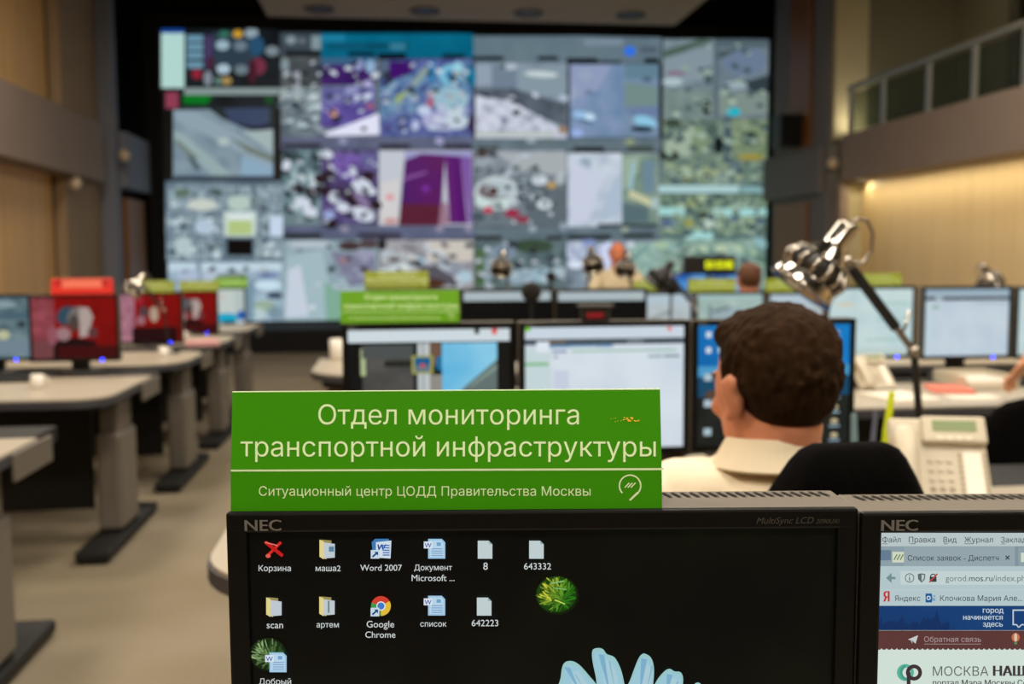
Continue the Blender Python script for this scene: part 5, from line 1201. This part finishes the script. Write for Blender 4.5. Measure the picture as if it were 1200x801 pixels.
# papers, folder, keyboards
m_paper = mat('white_paper', (226, 218, 202), .7); m_salmon = mat('salmon_folder', (226, 120, 98), .6)
def flat(name, label, cat, px, py, dx, dy, dz, m, rz=0, Z=.75, group=None, bev=.001):
    p = at_z(px, py, Z); b = MB().box((0, 0, dz / 2), (dx, dy, dz), m, bev).mesh(name); o = link(name, b, None, (p.x, p.y, Z + .0005)); o.rotation_euler = (0, 0, R(rz)); return tag(o, label, cat, group)
flat('paper_folder', 'salmon pink folder on the pale right desk', 'folder', 1112, 457, .17, .21, .012, m_salmon, -18)
flat('paper_sheet', 'stack of white paper left of the salmon folder', 'paper', 1054, 466, .21, .28, .01, m_paper, 6)
flat('paper_sheet', 'white sheet lying right of the salmon folder', 'paper', 1140, 466, .2, .12, .004, m_paper, -8)
flat('paper_sheet', 'pink and white papers on the third desk of the left block', 'paper', 237, 404, .22, .24, .03, mat('pink_paper', (214, 160, 160), .7), 12)
q = at(1145, 432, 4.62); t = thing('letter_tray', 'pale beige letter tray below the bright table-filled monitor', 'tray', (q.x - .09, q.y - .13, .752), R(-4))
MB().box((0, 0, .004), (.24, .30, .006), m_ph, .002).box((-.118, 0, .03), (.005, .30, .055), m_ph, .002).box((.118, 0, .03), (.005, .30, .055), m_ph, .002).box((0, .148, .03), (.24, .005, .055), m_ph, .002).build('tray_shell', t)
MB().box((0, -.01, .022), (.21, .27, .028), m_paper, .002).build('paper_stack', t)
def keyboard(label, px, py, rz=0, Z=.75, mk=m_pl):
    p = at_z(px, py, Z); t = thing('keyboard', label, 'keyboard', (p.x, p.y, Z + .001), R(rz), 'keyboards')
    MB().box((0, 0, .009), (.43, .15, .018), mk, .005).build('keyboard_case', t)
    k = MB()
    for r_ in range(5):
        for c_ in range(15): k.box((-.195 + c_ * .0278, -.05 + r_ * .024, .021), (.022, .019, .007), m_pl, .002)
    k.build('keycaps', t); return t
keyboard('dark keyboard right of the salmon folder', 1222, 450, -6)
keyboard('dark keyboard on the red sign desk near the left photo edge', -16, 447, 3)
t = keyboard('dark grey keyboard in front of the man in white', 760, 700, 0, .75, mat('grey_keyboard_case', (70, 64, 60), .5)); t.location = (.53, 2.06, .752)
# mugs / white cups on the left desks and the desk behind the second sign
m_cup = mat('white_glazed_ceramic', (228, 222, 212), .3)
def mug(label, px, py, Z=.75, s=1.0, m=m_cup):
    p = at_z(px, py, Z); t = thing('mug', label, 'mug', (p.x, p.y, Z + .001), R(20), 'mugs')
    MB().lathe([(0, 0), (.034 * s, 0), (.038 * s, .01), (.040 * s, .09 * s), (.036 * s, .09 * s), (.034 * s, .008), (0, .008)], m).build('cup_body', t)
    MB().path([(.038 * s, 0, .072 * s), (.062 * s, 0, .068 * s), (.064 * s, 0, .03 * s), (.037 * s, 0, .022 * s)], .005, m, 8).build('mug_handle', t)
mug('white mug on the round-ended desk behind the second green sign', 397, 421, .75, 1.3)
mug('white mug on the second left desk near its rounded end', 192, 419, .75, .7)
mug('white mug on the red sign desk near the left photo edge', 44, 455, .75, .7)
mug('pale mug beside the pink papers on the third left desk', 214, 400, .75, .8)
# fixtures on the side walls
def fixture(label, p, out):
    t = thing('wall_fixture', label, 'wall fixture', p, 0, 'round wall fixtures')
    o = Vector(out).normalized()
    MB().tube((0, 0, 0), o * .06, .05, m_ph2, .045).build('wall_plate', t)
    MB().ell(o * .10, (.075, .075, .085), mat('off_white_dome', (206, 186, 160), .4)).build('dome', t)
def at_x(px, py, X): d = ray(px, py); return EYE + d * (X / d.x)
fixture('small round pale fixture on the left slate pillar', at_y(147, 183, 14.36), (.1, -1, 0))
fixture('small round pale fixture below the end of the left band', at_y(114, 222, 13.0) , (1, 0, -.2)) if False else fixture('small round pale fixture below the end of the left band', Vector((-3.955, 12.9, 2.27)), (1, 0, 0))
fixture('round pale fixture on the dark slate pillar at right', at_y(973, 192, 13.19), (-.1, -1, 0))
t = thing('wall_speaker', 'black box fixed on the brown panel right of the video wall', 'speaker', Vector((5.74, 14.15, at_y(942, 154, 14.15).z)))
MB().box((0, 0, 0), (.34, .34, .46), m_pl, .012).build('cabinet', t); MB().box((0, -.175, 0), (.29, .012, .41), mat('speaker_cloth', (8, 8, 8), .95), .004).build('grille', t)
MB().box((.18, .0, 0), (.04, .16, .12), m_pl, .006).build('bracket', t)
# railing on the right balcony
m_rail = mat('satin_steel_rail', (150, 148, 136), .4, .6)
t = thing('balcony_railing', 'metal and glass railing along the right balcony', 'railing', (6.08, 0, 2.94))
MB().tube((0, -2.5, .60), (0, 12.85, .60), .045, m_rail).build('handrail', t)
for y in (12.8, 11.9, 10.85, 9.95, 9.1, 8.2, 7.3, 6.3, 5.2, 4.0, 2.8, 1.6, .4, -.8, -2.0): MB().box((0, y, .29), (.05, .10, .58), m_rail, .01).build('post', t)
mg = mat('railing_glass', (150, 160, 150), .1); nb = mg.node_tree.nodes['Principled BSDF']; nb.inputs['Transmission Weight'].default_value = .95; nb.inputs['IOR'].default_value = 1.02; nb.inputs['Roughness'].default_value = .02
MB().box((0.0, 5.1, .28), (.01, 15.2, .5), mg).build('glass_panel', t)
